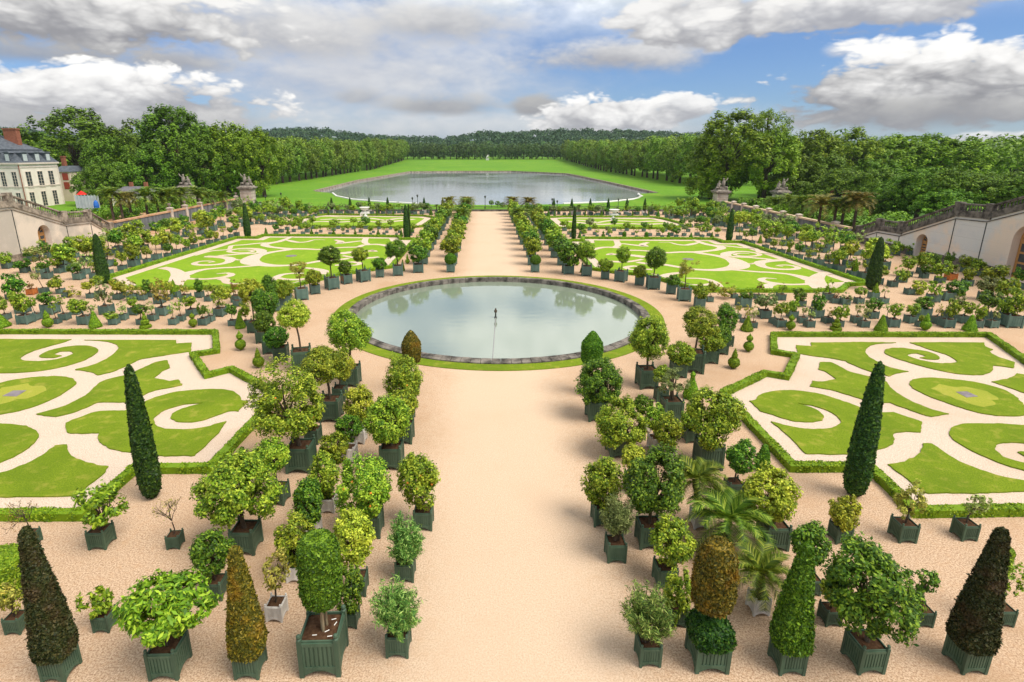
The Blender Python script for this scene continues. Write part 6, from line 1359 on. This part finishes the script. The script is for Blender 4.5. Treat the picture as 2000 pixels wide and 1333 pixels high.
BLOCK_R = [
 (1388,591,12,1390,559,17,21,'c'),(1456,602,23,1459,577,26,18,'d'),(1436,584,11,1420,566,42,26,'b'),(1443,624,11,1443,600,16,18,'b'),(1454,632,11,1460,606,18,20,'b'),(1473,642,14,1474,610,20,22,'p'),(1482,586,12,1485,560,14,14,'r'),
 (1497,624,20,1499,586,40,30,'v'),(1514,634,14,1515,606,13,16,'b'),(1527,641,18,1529,602,27,26,'c'),(1528,588,15,1530,561,17,18,'g'),(1551,623,17,1552,595,21,28,'c'),(1570,633,15,1572,604,17,18,'p'),(1584,641,16,1585,609,18,20,'p'),
 (1599,623,20,1599,590,25,30,'d'),(1621,588,16,1622,561,23,23,'g'),(1633,594,13,1634,578,14,14,'r'),(1618,633,15,1623,610,15,16,'b'),(1641,640,15,1645,609,30,29,'c'),(1681,595,14,1682,568,24,15,'c'),(1676,633,16,1677,602,18,20,'p'),(1691,641,16,1695,608,23,26,'p'),
 (1708,624,17,1708,593,33,22,'d'),(1729,595,14,1730,567,17,12,'p'),(1734,633,13,1736,602,22,18,'p'),(1748,641,20,1752,604,26,24,'c'),(1718,557,15,1725,529,21,20,'c'),(1692,548,18,1694,514,27,24,'g'),(1666,541,13,1671,520,14,27,'k'),(1710,585,15,1711,566,15,24,'k'),
 (1747,562,14,1756,532,28,24,'g'),(1654,597,15,1654,581,28,20,'o'),(1568,600,14,1562,575,26,22,'d'),(1597,603,13,1596,572,18,20,'g'),
 (1783,633,17,1785,603,25,21,'c'),(1801,640,13,1801,622,14,14,'c'),(1808,623,23,1808,591,36,24,'d'),(1834,634,17,1836,606,15,20,'b'),(1855,642,21,1861,602,28,32,'c'),(1858,624,17,1874,590,26,22,'v'),(1886,633,18,1892,600,28,22,'c'),(1912,642,18,1917,609,26,28,'c'),
 (1934,626,17,1933,583,48,30,'d'),(1942,642,18,1947,612,17,22,'p'),(1962,636,25,1964,596,30,34,'c'),(1984,642,30,1987,590,42,46,'c'),(1856,589,20,1872,562,42,32,'d'),(1930,588,18,1930,555,46,28,'v'),(1972,600,19,1972,561,44,38,'c'),
 (1948,560,18,1945,534,52,34,'c'),(1840,554,14,1842,524,40,30,'c'),(1862,549,16,1866,524,20,22,'m','terracotta'),(1828,592,18,1828,558,42,38,'g'),(1780,577,14,1795,560,32,26,'y'),(1894,560,15,1894,534,28,24,'c'),(1890,534,13,1890,511,32,24,'c'),(1910,540,13,1910,516,30,20,'c'),
 (1962,540,14,1962,514,30,22,'d'),(1993,566,15,1993,535,30,26,'d'),(1828,536,13,1828,508,24,24,'d'),(1802,536,12,1802,507,27,26,'c'),(1776,542,13,1776,512,30,24,'c'),(1855,528,12,1855,504,22,22,'d'),(1808,545,12,1808,525,20,16,'d'),(1765,553,14,1766,538,24,22,'c'),(1784,556,14,1786,588,10,8,'c'),
 (1752,500,13,1752,482,26,20,'c'),(1782,500,11,1780,486,24,20,'g'),(1726,503,12,1724,486,24,22,'m')]
BLOCK_R = [t for t in BLOCK_R if t[4] < t[1]]
def rows(L, side, cuts, path_u):
    R_ = {}
    for t in L:
        k = sum(1 for c in cuts if t[1] < c); R_.setdefault(k, []).append(t)
    for k, T in R_.items():
        T.sort(key=lambda t: abs(t[0] - path_u))
        for i, t in enumerate(T):
            midpx(t, '{} tree, %s from the pond, %s row behind the near %s lawn' % (ORD[i], ['front', 'second', 'third', 'fourth', 'fifth', 'sixth'][k], side), 'tubs behind the near %s lawn' % side, True)
rows(BLOCK_L, 'left', [632, 611, 570, 520], 950)
rows(BLOCK_R, 'right', [637.5, 615, 566, 530], 950)
# the four rows of tubs along the far path
def pathrow(X, y0, y1, n, w_, side, which, codes, palms=()):
    for i in range(n):
        y = y0 + (y1 - y0) * i / (n - 1); rg = random.Random(int(X * 10) + i); a = rg.uniform(1.25, 1.6); b_ = rg.uniform(1.15, 1.5)
        base = Vector((X + rg.uniform(-.15, .15), y, 0)); lab = '{} tree, %s from the pond in the %s row %s of the far path' % (ORD[i], which, side)
        if i in palms: mid(base, w_, Vector((0, 0, 3.1)), 2.5, 2.2, 'm' if i < n - 1 else 'h', lab.replace('tree', 'plant'), 'tubs along the far path', force=True)
        else: mid(base, w_, Vector((0, 0, w_ + b_ * rg.uniform(.85, 1.1))), a, b_, rg.choice(codes), lab, 'tubs along the far path', force=True)
iL, iR, oL, oR = G(880, 533), G(1045.5, 533), G(814, 535), G(1110, 538)
pathrow(iL.x - .2, iL.y + 5.3, 140, 12, 1.45, 'left', 'inner', 'cccgd', (6, 10, 11)); pathrow(iR.x + .2, iR.y + 5.3, 140, 12, 1.45, 'right', 'inner', 'ccccd', (6, 11))
pathrow(oL.x, oL.y + 1, 138, 13, 1.35, 'left', 'outer', 'ccdcg', (12,)); pathrow(oR.x, oR.y + 1, 138, 13, 1.35, 'right', 'outer', 'ccdcd', (12,))
for ub, vb, tw, uc, vc, cw, sd_ in ((880, 533, 16, 880, 506.5, 21, 'left'), (1045.5, 533, 16, 1046, 508.5, 19, 'right')):
    plant('sphere', 'potted_topiary', 'potted topiary', 'clipped yew ball on a green tub at the %s corner of the far path' % sd_, ub, vb, tw, uc, vc, cw * 1.12, cw * 1.1, 'yew', 'paint_far', near=False)
# tubs along the outer hedges of the middle lawns, and the rows behind them
SIDE_L = [(236,530,13),(258,523,17),(285,516,12),(303,509.6,15),(325,504.4,11),(343,498,12),(361,493,10),(377,487.5,11),(393.6,483,9),(408,478,10),(422,474,8),(435,469,9),(449,465,8),(460.6,462,9)]
SIDE_R = [(1667,541.5,13),(1642,533,17),(1620,526,12),(1601,520,15),(1580,513.5,11),(1562,508,12),(1544,502.5,10),(1528,497,11),(1512,492,9),(1497,487.5,10),(1470,478,9),(1457,474.5,8),(1445,469,9)]
for L, sd_ in ((SIDE_L, 'left'), (SIDE_R, 'right')):
    for i, (u, v, tw) in enumerate(L):
        rg = random.Random(int(u)); cw = tw * rg.uniform(1.35, 1.9)
        midpx((u, v, tw, u, v - tw * rg.uniform(1.9, 2.7), cw, cw * rg.uniform(.75, 1.05), rg.choice('ccgcyd')), '{} tree, %s from the terrace along the outer middle %s hedge' % (ORD[i], sd_), 'tubs along the outer hedges', True)
for sd_, Xs, s in (('left', (-50.6, -54.0, -57.4), -1), ('right', (49.2, 52.8, 56.2), 1)):
    for k, X in enumerate(Xs):
        n = 18
        for i in range(n):
            y = 70 + i * 4.2 + (k % 2) * 2; rg = random.Random(int(X * 7) + i * 13); y += rg.uniform(-1.1, 1.1); w_ = rg.uniform(.85, 1.3); a = rg.uniform(.95, 1.6); b_ = a * rg.uniform(.7, 1.0)
            if rg.random() < .12: continue
            hh = w_ * .85 + b_ * .9 + rg.uniform(.1, 1.4)
            mid(Vector((X + rg.uniform(-.7, .7), y, 0)), w_, Vector((rg.uniform(-.2, .2), 0, hh)), a, b_, rg.choice('ccccddygvgp'), '{} tree, %s from the terrace, %s row out from the middle %s hedge' % (ORD[i], ORD[k + 1], sd_) if y < 101 else None, 'tubs in the outer %s rows' % sd_)
# rows between the middle and the far lawns, then the row before the lake railing: too small to tell one by one
CROSS_L = [(591,459,7),(599,455,8),(617.5,459,6),(626,455,6),(644,459.6,6),(651,452,7),(670,459.6,5),(678,455,6),(538,458,7),(548,455,8),(573,454,7),(704,455,7),(723.5,460,5),(729,455.7,5),(749.6,460,6),(755,456,6),(740,448.5,6),(762.6,449,6),(774,461,5),(780,456,6),(805,456,7),(803,461,5),(560,450,7),(690,449,7),(714,448,7),(660,448,7),(610,448,7),(585,449,7)]
CROSS_R = [(1112,459,7),(1116,464,6),(1140.6,463.5,5),(1136,457.6,7),(1162,460,7),(1166.6,464,6),(1187,460,6),(1191,464,5),(1213,460,7),(1237,460,6),(1244,465,5),(1270,462,7),(1286.5,461.5,7),(1294,465.4,6),(1312,462,8),(1321.6,465,7),(1337,462,7),(1362.5,461.5,8),(1372,465,7),(1386,462,7),(1401.5,463,6),(1152,451,7),(1200,452,7),(1225,452,7),(1258,453,7),(1300,453,7),(1345,454,7),(1380,454,7),(1103,452,8)]
for L in (CROSS_L, CROSS_R):
    for u, v, tw in L:
        rg = random.Random(int(u * 3)); cw = tw * rg.uniform(1.6, 2.4)
        midpx((u, v, tw, u, v - tw * rg.uniform(1.9, 2.8), cw, cw * rg.uniform(.7, 1), rg.choice('ccddgcgv')), None, None)
for u0, u1, v, n in ((560, 868, 418.5, 30), (1040, 1330, 421, 30), (490, 620, 424, 14), (1300, 1420, 428, 16), (488, 600, 440, 14), (1330, 1430, 444, 12)):
    for i in range(n):
        rg = random.Random(i * 31 + u0); u = u0 + (u1 - u0) * (i + rg.uniform(.1, .9)) / n; tw = rg.uniform(5.5, 8); cw = tw * rg.uniform(1.5, 2.3)
        midpx((u, v + rg.uniform(-2, 1.5), tw, u, v - tw * rg.uniform(1.7, 2.6), cw, cw * rg.uniform(.7, 1), rg.choice('ccdgvvmog')), None, None)
for u, v, sd_, i in [(649, 417, 'left', 5), (685, 417, 'left', 4), (722, 416.5, 'left', 3), (758, 416.5, 'left', 2), (829, 417, 'left', 0), (865, 417, 'left', 6), (1081, 419, 'right', 0), (1116, 419.5, 'right', 1), (1152, 419.5, 'right', 2), (1187, 419.5, 'right', 3), (1223, 419.5, 'right', 4), (1258, 419.5, 'right', 5)]:
    g = G(u, v); mid(Vector((g.x, g.y, 0)), 1.1, Vector((0, 0, 2.5)), .42, 1.45, 'n', '{} cypress in white pot at pixel', 'white potted cypresses before the lake', 'paint_white', force=True)
wp = [o for o in C.objects if o.get('label', '').endswith('at pixel')]
for sd_, sg in (('left', -1), ('right', 1)):
    T = sorted([o for o in wp if (o.location.x < 0) == (sg < 0)], key=lambda o: abs(o.location.x))
    for i, o in enumerate(T): o['label'] = 'pencil-thin cypress in a white pot, %s from the path, %s side before the lake' % (ORD[i], sd_)
if STUFF['Q']:
    me = np_mesh('potted_trees', np.concatenate(STUFF['V']), np.concatenate(STUFF['Q']), [M[x] for x in SMATS], midx=np.concatenate(STUFF['M']))
    tag(link('potted_trees', me), 'mass of small tub plants in the farthest rows before the lake', 'potted trees', None, 'stuff')
# ---------------------------------------------------------------- palms by the walls, park trees, avenues, wooded hills
def tall_palm(u, vc, Y, Lpx, label, dry=False):
    p = PY(u, vc, Y); c = depth(p); a = Lpx * c / F * 1.45
    r = empty('palm_tree', (p.x, Y, 0)); tag(r, label, 'palm tree', 'palms along the garden walls')
    mb = MB(); mb.lathe([(.34, 0), (.28, .5)] + [(.22 + (.04 if i % 2 else 0), .5 + (p.z - .5) * i / 8) for i in range(1, 9)], 8); mb.build('trunk', M['bark'], r)
    SEED[0] += 1; link('fronds', PME['palm%d' % (SEED[0] % 2)], r, (0, 0, p.z), a, SEED[0] * .7, M['palm_dry' if dry else 'palm'])
for i, (u, v, Y, L) in enumerate([(214, 383, 112, 18), (234, 391, 113, 15), (251, 389, 116, 16), (283, 386, 118, 20), (306, 390, 121, 17), (325, 386, 122, 19), (352, 383, 126, 19), (385, 383, 132, 18), (405, 386, 136, 15), (430, 389, 141, 16)]):
    tall_palm(u, v, Y, L, '%s palm from the stairs behind the left garden wall' % ORD[i], i in (1, 2))
for i, (u, v, Y, L) in enumerate([(1675, 396, 100, 24), (1650, 401, 101.5, 17), (1634, 404, 101.5, 15), (1604, 404, 103, 23), (1568, 400, 120, 20), (1543, 397, 128, 17), (1515, 399, 136, 17), (1482, 402, 142, 14)]):
    tall_palm(u, v, Y, L, '%s palm from the stairs along the right garden wall' % ORD[i], i in (0, 3))
rk = np.random.default_rng(9)
TP = {}
def tree_proto(key, n, size, nl, rough, b_=1.0, asp=.6, gap=0.0, per=9, rho=.13):
    V, Q, cs = crown_geo(rk, 1, b_, n, size, nl, rough, asp, .4, gap, .5, per, rho)
    mb = MB()
    mb.tube([(0, 0, -2.6), (.02, 0, -1.6), (0, .02, -.6), (0, 0, .1)], [.085, .065, .055, .03], 8)
    for c in cs[:14]:
        c = Vector(c); mb.tube([(0, 0, -.75), tuple(c * .45 + Vector((0, 0, -.35))), tuple(c * .85)], [.035, .022, .008], 5)
    TP[key] = (np_mesh('crown', V, Q, M['park']), mb.mesh('trunk', M['bark']))
for k in range(3): tree_proto('plane%d' % k, 20000, .034, 36, .10, 1.25)
for k in range(4): tree_proto('park%d' % k, 14000, .038, 30, .08, 1.2)
for k in range(4): tree_proto('avenue%d' % k, 5200, .055, 20, .07, 1.2, .6, 0, 7, .17)
tree_proto('open0', 9000, .034, 30, .14, 1.2, .6, .3)
for k in range(2): tree_proto('low%d' % k, 20000, .030, 36, .05, .85)
def tree(key, base, zc, a, b_, mat, label, group, name='tree', cat='tree', rz=None):
    SEED[0] += 1; rg = random.Random(SEED[0]); crown, tr = TP[key]
    r = empty(name, base); tag(r, label, cat, group); rz = rg.uniform(0, 6.28) if rz is None else rz
    h_ = zc - base.z
    # the shared trunk reaches 2.6 units below the crown's middle
    link('trunk', tr, r, (0, 0, h_), (a, a, h_ / 2.6), rz)
    link('crown', crown, r, (0, 0, h_), (a, a, b_), rz, M[mat])
def tree_px(key, u, vc, wpx, hpx, Y, mat, label, group, **k):
    p = PY(u, vc, Y); c = depth(p); a = wpx / 2 * c / F; b_ = hpx / 2 * c / F
    bz = {'plane': 1.25, 'park': 1.2, 'avenue': 1.2, 'open': 1.2, 'low': .85}[key.rstrip('0123456789')]
    tree(key, Vector((p.x, Y, 0)), p.z, a, b_ / bz, mat, label, group, **k)
GL, GR = 'park trees left of the lake lawn', 'park trees right of the lake lawn'
for t in [
 ('park0', 145, 296, 170, 156, 205, 'park', 'broad round-topped tree standing over the narrow pink house'), ('park1', 258, 318, 110, 148, 215, 'park', 'tree between the broad round-topped and the tallest left tree'),
 ('plane0', 345, 292, 140, 168, 200, 'park', 'tallest tree of the left group, with a ragged pointed top'), ('open0', 338, 236, 70, 60, 201, 'park', 'ragged leafy top rising behind the tallest left tree'),
 ('park2', 440, 312, 130, 146, 205, 'plane', 'wide tree right of the tallest left tree'), ('park3', 510, 316, 96, 124, 196, 'plane', 'rightmost tree of the left group, hanging over the lake lawn'),
 ('park3', 395, 330, 100, 120, 192, 'park', 'dark lower tree behind the left gate piers'), ('park1', 300, 345, 110, 110, 190, 'park', 'dark tree behind the left palms'), ('low0', 190, 360, 90, 74, 165, 'park', 'low dark tree beside the red parasol'),
 ('park2', 215, 330, 100, 130, 188, 'park', 'dark tree behind the small grey-roofed house'), ('park0', 85, 330, 90, 130, 225, 'park', 'dark tree partly behind the cream mansion'), ('low1', 480, 345, 80, 70, 200, 'plane', 'low bough-like tree behind the left lawn pier'),
 ('park1', 30, 320, 110, 120, 240, 'park', 'dark tree behind the mansion roof'), ('park3', 200, 290, 90, 90, 250, 'park', 'tree top showing behind the broad round-topped tree'), ('park2', 400, 290, 100, 90, 245, 'plane', 'tree top showing behind the tallest left tree')]:
    tree_px(*t, group=GL)
for t in [
 ('plane1', 1425, 292, 150, 150, 182, 'plane', 'great plane tree beside the right gate pier'), ('plane2', 1392, 338, 120, 110, 188, 'plane', 'lower boughs of a plane tree overhanging the right lake lawn'), ('open0', 1500, 252, 90, 80, 186, 'plane', 'airy tree top right of the great plane tree'),
 ('plane0', 1500, 318, 110, 130, 178, 'plane', 'plane tree behind the two right gate piers'), ('park0', 1580, 318, 120, 118, 190, 'plane', 'tree left of the middle of the right wood'), ('park1', 1655, 310, 120, 106, 195, 'plane', 'round-topped tree in the middle of the right wood'),
 ('park2', 1740, 312, 130, 100, 195, 'plane', 'tree right of the middle of the right wood'), ('park3', 1825, 315, 140, 100, 190, 'plane', 'wide tree above the linden hedge on the right'), ('park0', 1905, 325, 110, 90, 188, 'plane', 'last tall tree above the linden hedge on the right'),
 ('park2', 1560, 362, 110, 90, 175, 'park', 'dark tree behind the second right gate pier'), ('low0', 1640, 372, 120, 80, 152, 'linden', 'rounded dark tree behind the blue slate roof'), ('low1', 1710, 372, 100, 84, 142, 'linden', 'rounded tree left of the linden hedge'),
 ('low0', 1755, 388, 90, 70, 128, 'linden', 'small dark tree at the left foot of the linden hedge'), ('low1', 1800, 372, 110, 84, 122, 'linden', 'leftmost bright-topped linden behind the right stairs'), ('low0', 1865, 372, 120, 84, 118, 'linden', 'middle bright-topped linden behind the right stairs'),
 ('low1', 1930, 378, 110, 80, 114, 'linden', 'third bright-topped linden behind the right stairs'), ('low0', 1995, 384, 110, 84, 110, 'linden', 'rightmost linden behind the right stairs'), ('low1', 2050, 380, 110, 90, 106, 'linden', 'linden cut by the right edge'),
 ('park3', 1980, 326, 100, 60, 260, 'avenue', 'pale tree at the far right beyond the wood'), ('low1', 1850, 400, 110, 60, 112, 'linden', 'low linden bough behind the stair landing'), ('low0', 1690, 400, 70, 50, 132, 'park', 'low shrub by the blue slate roof'), ('park1', 1530, 330, 100, 110, 200, 'park', 'dark tree showing between the plane tree and the right wood'), ('park1', 1700, 345, 100, 80, 185, 'park', 'shaded tree below the round-topped right trees'), ('park2', 1620, 345, 100, 90, 180, 'park', 'shaded tree above the rounded dark tree on the right')]:
    tree_px(*t, group=GR)
# avenues along the lake
def zl(y): return 0.0 if y < 480 else (y - 480) / 250 * 6.4
def avenue(X, y0, y1, n, a, top, label, seed):
    rg = random.Random(seed)
    for i in range(n):
        y = y0 + (y1 - y0) * i / (n - 1); z = zl(y); t = top * rg.uniform(.92, 1.08); hc = t * .55; b_ = t * .455
        tree('avenue%d' % rg.randrange(4), Vector((X + rg.uniform(-1, 1), y, z)), z + hc, a * rg.uniform(.95, 1.15), b_ / 1.2, 'avenue', label % ORD[i], 'avenue trees along the lake', 'avenue_tree', 'avenue tree')
avenue(-101, 262, 455, 18, 7.2, 22, '%s tree from the near end of the left lake avenue', 1)
avenue(-98, 478, 690, 18, 7.6, 24, '%s tree along the farther stretch of the left lake avenue', 2)
avenue(97, 258, 690, 36, 7.4, 22, '%s tree from the near end of the right lake avenue', 3)
rg = random.Random(4)
for i in range(31):
    x = -112 + i * 7.6
    tree('avenue%d' % rg.randrange(4), Vector((x, 716 + rg.uniform(-2, 2), 6.1)), 6.1 + 9.4, 6.6, 8.2 / 1.2, 'far_row', '%s tree from the left in the dark row beyond the lake' % ORD[i], 'dark row of trees beyond the lake', 'avenue_tree', 'avenue tree')
# second ranks and the wooded slopes, read as one mass
def hill_z(x, y):
    A = x / np.maximum(y, 1)
    sky_ = np.interp(A, [-1.2, -.87, -.72, -.60, -.36, -.27, -.20, -.13, -.06, .0, .1, .28, .40, .66, .75, .85, .97, 1.3], [.036, .0405, .030, .028, .0365, .037, .031, .024, .022, .035, .0355, .035, .026, .0125, .0145, .004, .004, .006])
    t = np.clip((y - 740) / 560, 0, 1); t = t * t * (3 - 2 * t)
    return 6.0 + t * (H - 6 + sky_ * 1300 - 16) + 4 * np.sin(x * .021 + y * .013) * t
xs = np.linspace(-1900, 1900, 90); ys = np.linspace(738, 2200, 40)
X_, Y_ = np.meshgrid(xs, ys); Z_ = hill_z(X_, np.minimum(Y_, 1400)) - .4
V = np.stack([X_.ravel(), Y_.ravel(), Z_.ravel()], 1); nx, ny = len(xs), len(ys)
Q = [(j * nx + i, j * nx + i + 1, (j + 1) * nx + i + 1, (j + 1) * nx + i) for j in range(ny - 1) for i in range(nx - 1)]
tag(link('hills', np_mesh('hills', V, Q, M['under'], smooth=True)), kind='structure')
rf_ = np.random.default_rng(5)
def mass(name, P, rad, hgt, per, leaf, mat, label):
    Vs = []; Ns = []
    k = len(P); d = rf_.normal(0, 1, (k, per, 3)); d[..., 2] = np.abs(d[..., 2]) * 1.0 - .25; d /= np.linalg.norm(d, axis=2, keepdims=True)
    rr = (rad * rf_.uniform(.75, 1.3, (k, 1, 1))); hh = hgt * rf_.uniform(.75, 1.25, (k, 1))
    Pc = P[:, None, :] + d * rr * rf_.uniform(.75, 1.05, (k, per, 1)); Pc[..., 2] = P[:, None, 2] + hh * .55 + d[..., 2] * hh * .45
    V, Q = leaf_quads(Pc.reshape(-1, 3), d.reshape(-1, 3), leaf, rf_, .7, .45, .25)
    tag(link(name, np_mesh(name, V, Q, M[mat])), label, 'wood', None, 'stuff')
n = 5200; yy = 742 + 640 * rf_.uniform(0, 1, n) ** .8; xx = rf_.uniform(-1.25, 1.25, n) * yy; P = np.stack([xx, yy, hill_z(xx, yy)], 1)
mass('hill_wood', P, 7.5, 15, 42, 1.9, 'wood', 'dark green woods covering the hills beyond the lake')
P = []
for X, s in ((-108, -1), (104, 1)):
    for i in range(90):
        for k in range(3): P.append((X + s * (k * 9 + rf_.uniform(0, 6)), 262 + i * 5 + rf_.uniform(-2, 2), zl(262 + i * 5)))
P2 = [(-125 + i * 7.3, 725 + k * 6, 6.3) for i in range(36) for k in range(3)]
mass('far_wood', np.array(P2, float), 6.0, 17.5, 110, .9, 'far_row', 'second rank of the dark row of trees beyond the lake')
mass('avenue_wood', np.array(P, float), 6.0, 20, 110, .9, 'avenue', 'second ranks of trees behind the lake avenues')
P = [(rf_.uniform(-330, -110), rf_.uniform(215, 420), 0) for i in range(170)] + [(rf_.uniform(118, 380), rf_.uniform(210, 420), 0) for i in range(190)]
P = [p for p in P if abs(p[0]) > 112 + 0 * p[1]]
sh_ = []
for i in range(150): sh_.append((rf_.uniform(66.5, 84), rf_.uniform(97, 150), 0))
for i in range(60): sh_.append((rf_.uniform(-90, -73), rf_.uniform(112, 152), 0))
mass('shrubbery', np.array(sh_, float), 1.9, 3.0, 260, .26, 'park', 'dense shrubs behind the garden walls')
mass('park_wood', np.array(P, float), 7.5, 19, 190, .85, 'park', 'shady woods behind the park trees on both sides')
# three little trees by the lake
for i, (u, v) in enumerate([(960, 396), (972, 397.5), (981, 400)]):
    tree_px('low%d' % (i % 2), u, v, 11, 9, 158, 'park', '%s of three small round trees at the lake edge by the path' % ORD[i], 'small trees at the lake edge', name='small_tree', cat='small tree')

# ---------------------------------------------------------------- the air: a thin even haze round the whole scene
m = bpy.data.materials.new('haze'); m.use_nodes = True; m.node_tree.nodes.clear(); b = NB(m.node_tree)
v = b.n('ShaderNodeVolumePrincipled'); v.inputs['Color'].default_value = (.80, .88, 1.0, 1); v.inputs['Density'].default_value = .00006; v.inputs['Anisotropy'].default_value = .2
o = b.n('ShaderNodeOutputMaterial'); m.node_tree.links.new(v.outputs[0], o.inputs['Volume'])
mb = MB(); mb.box(-3600, 3600, -500, 3600, -3.6, 130); tag(mb.build('haze', m), kind='stuff')
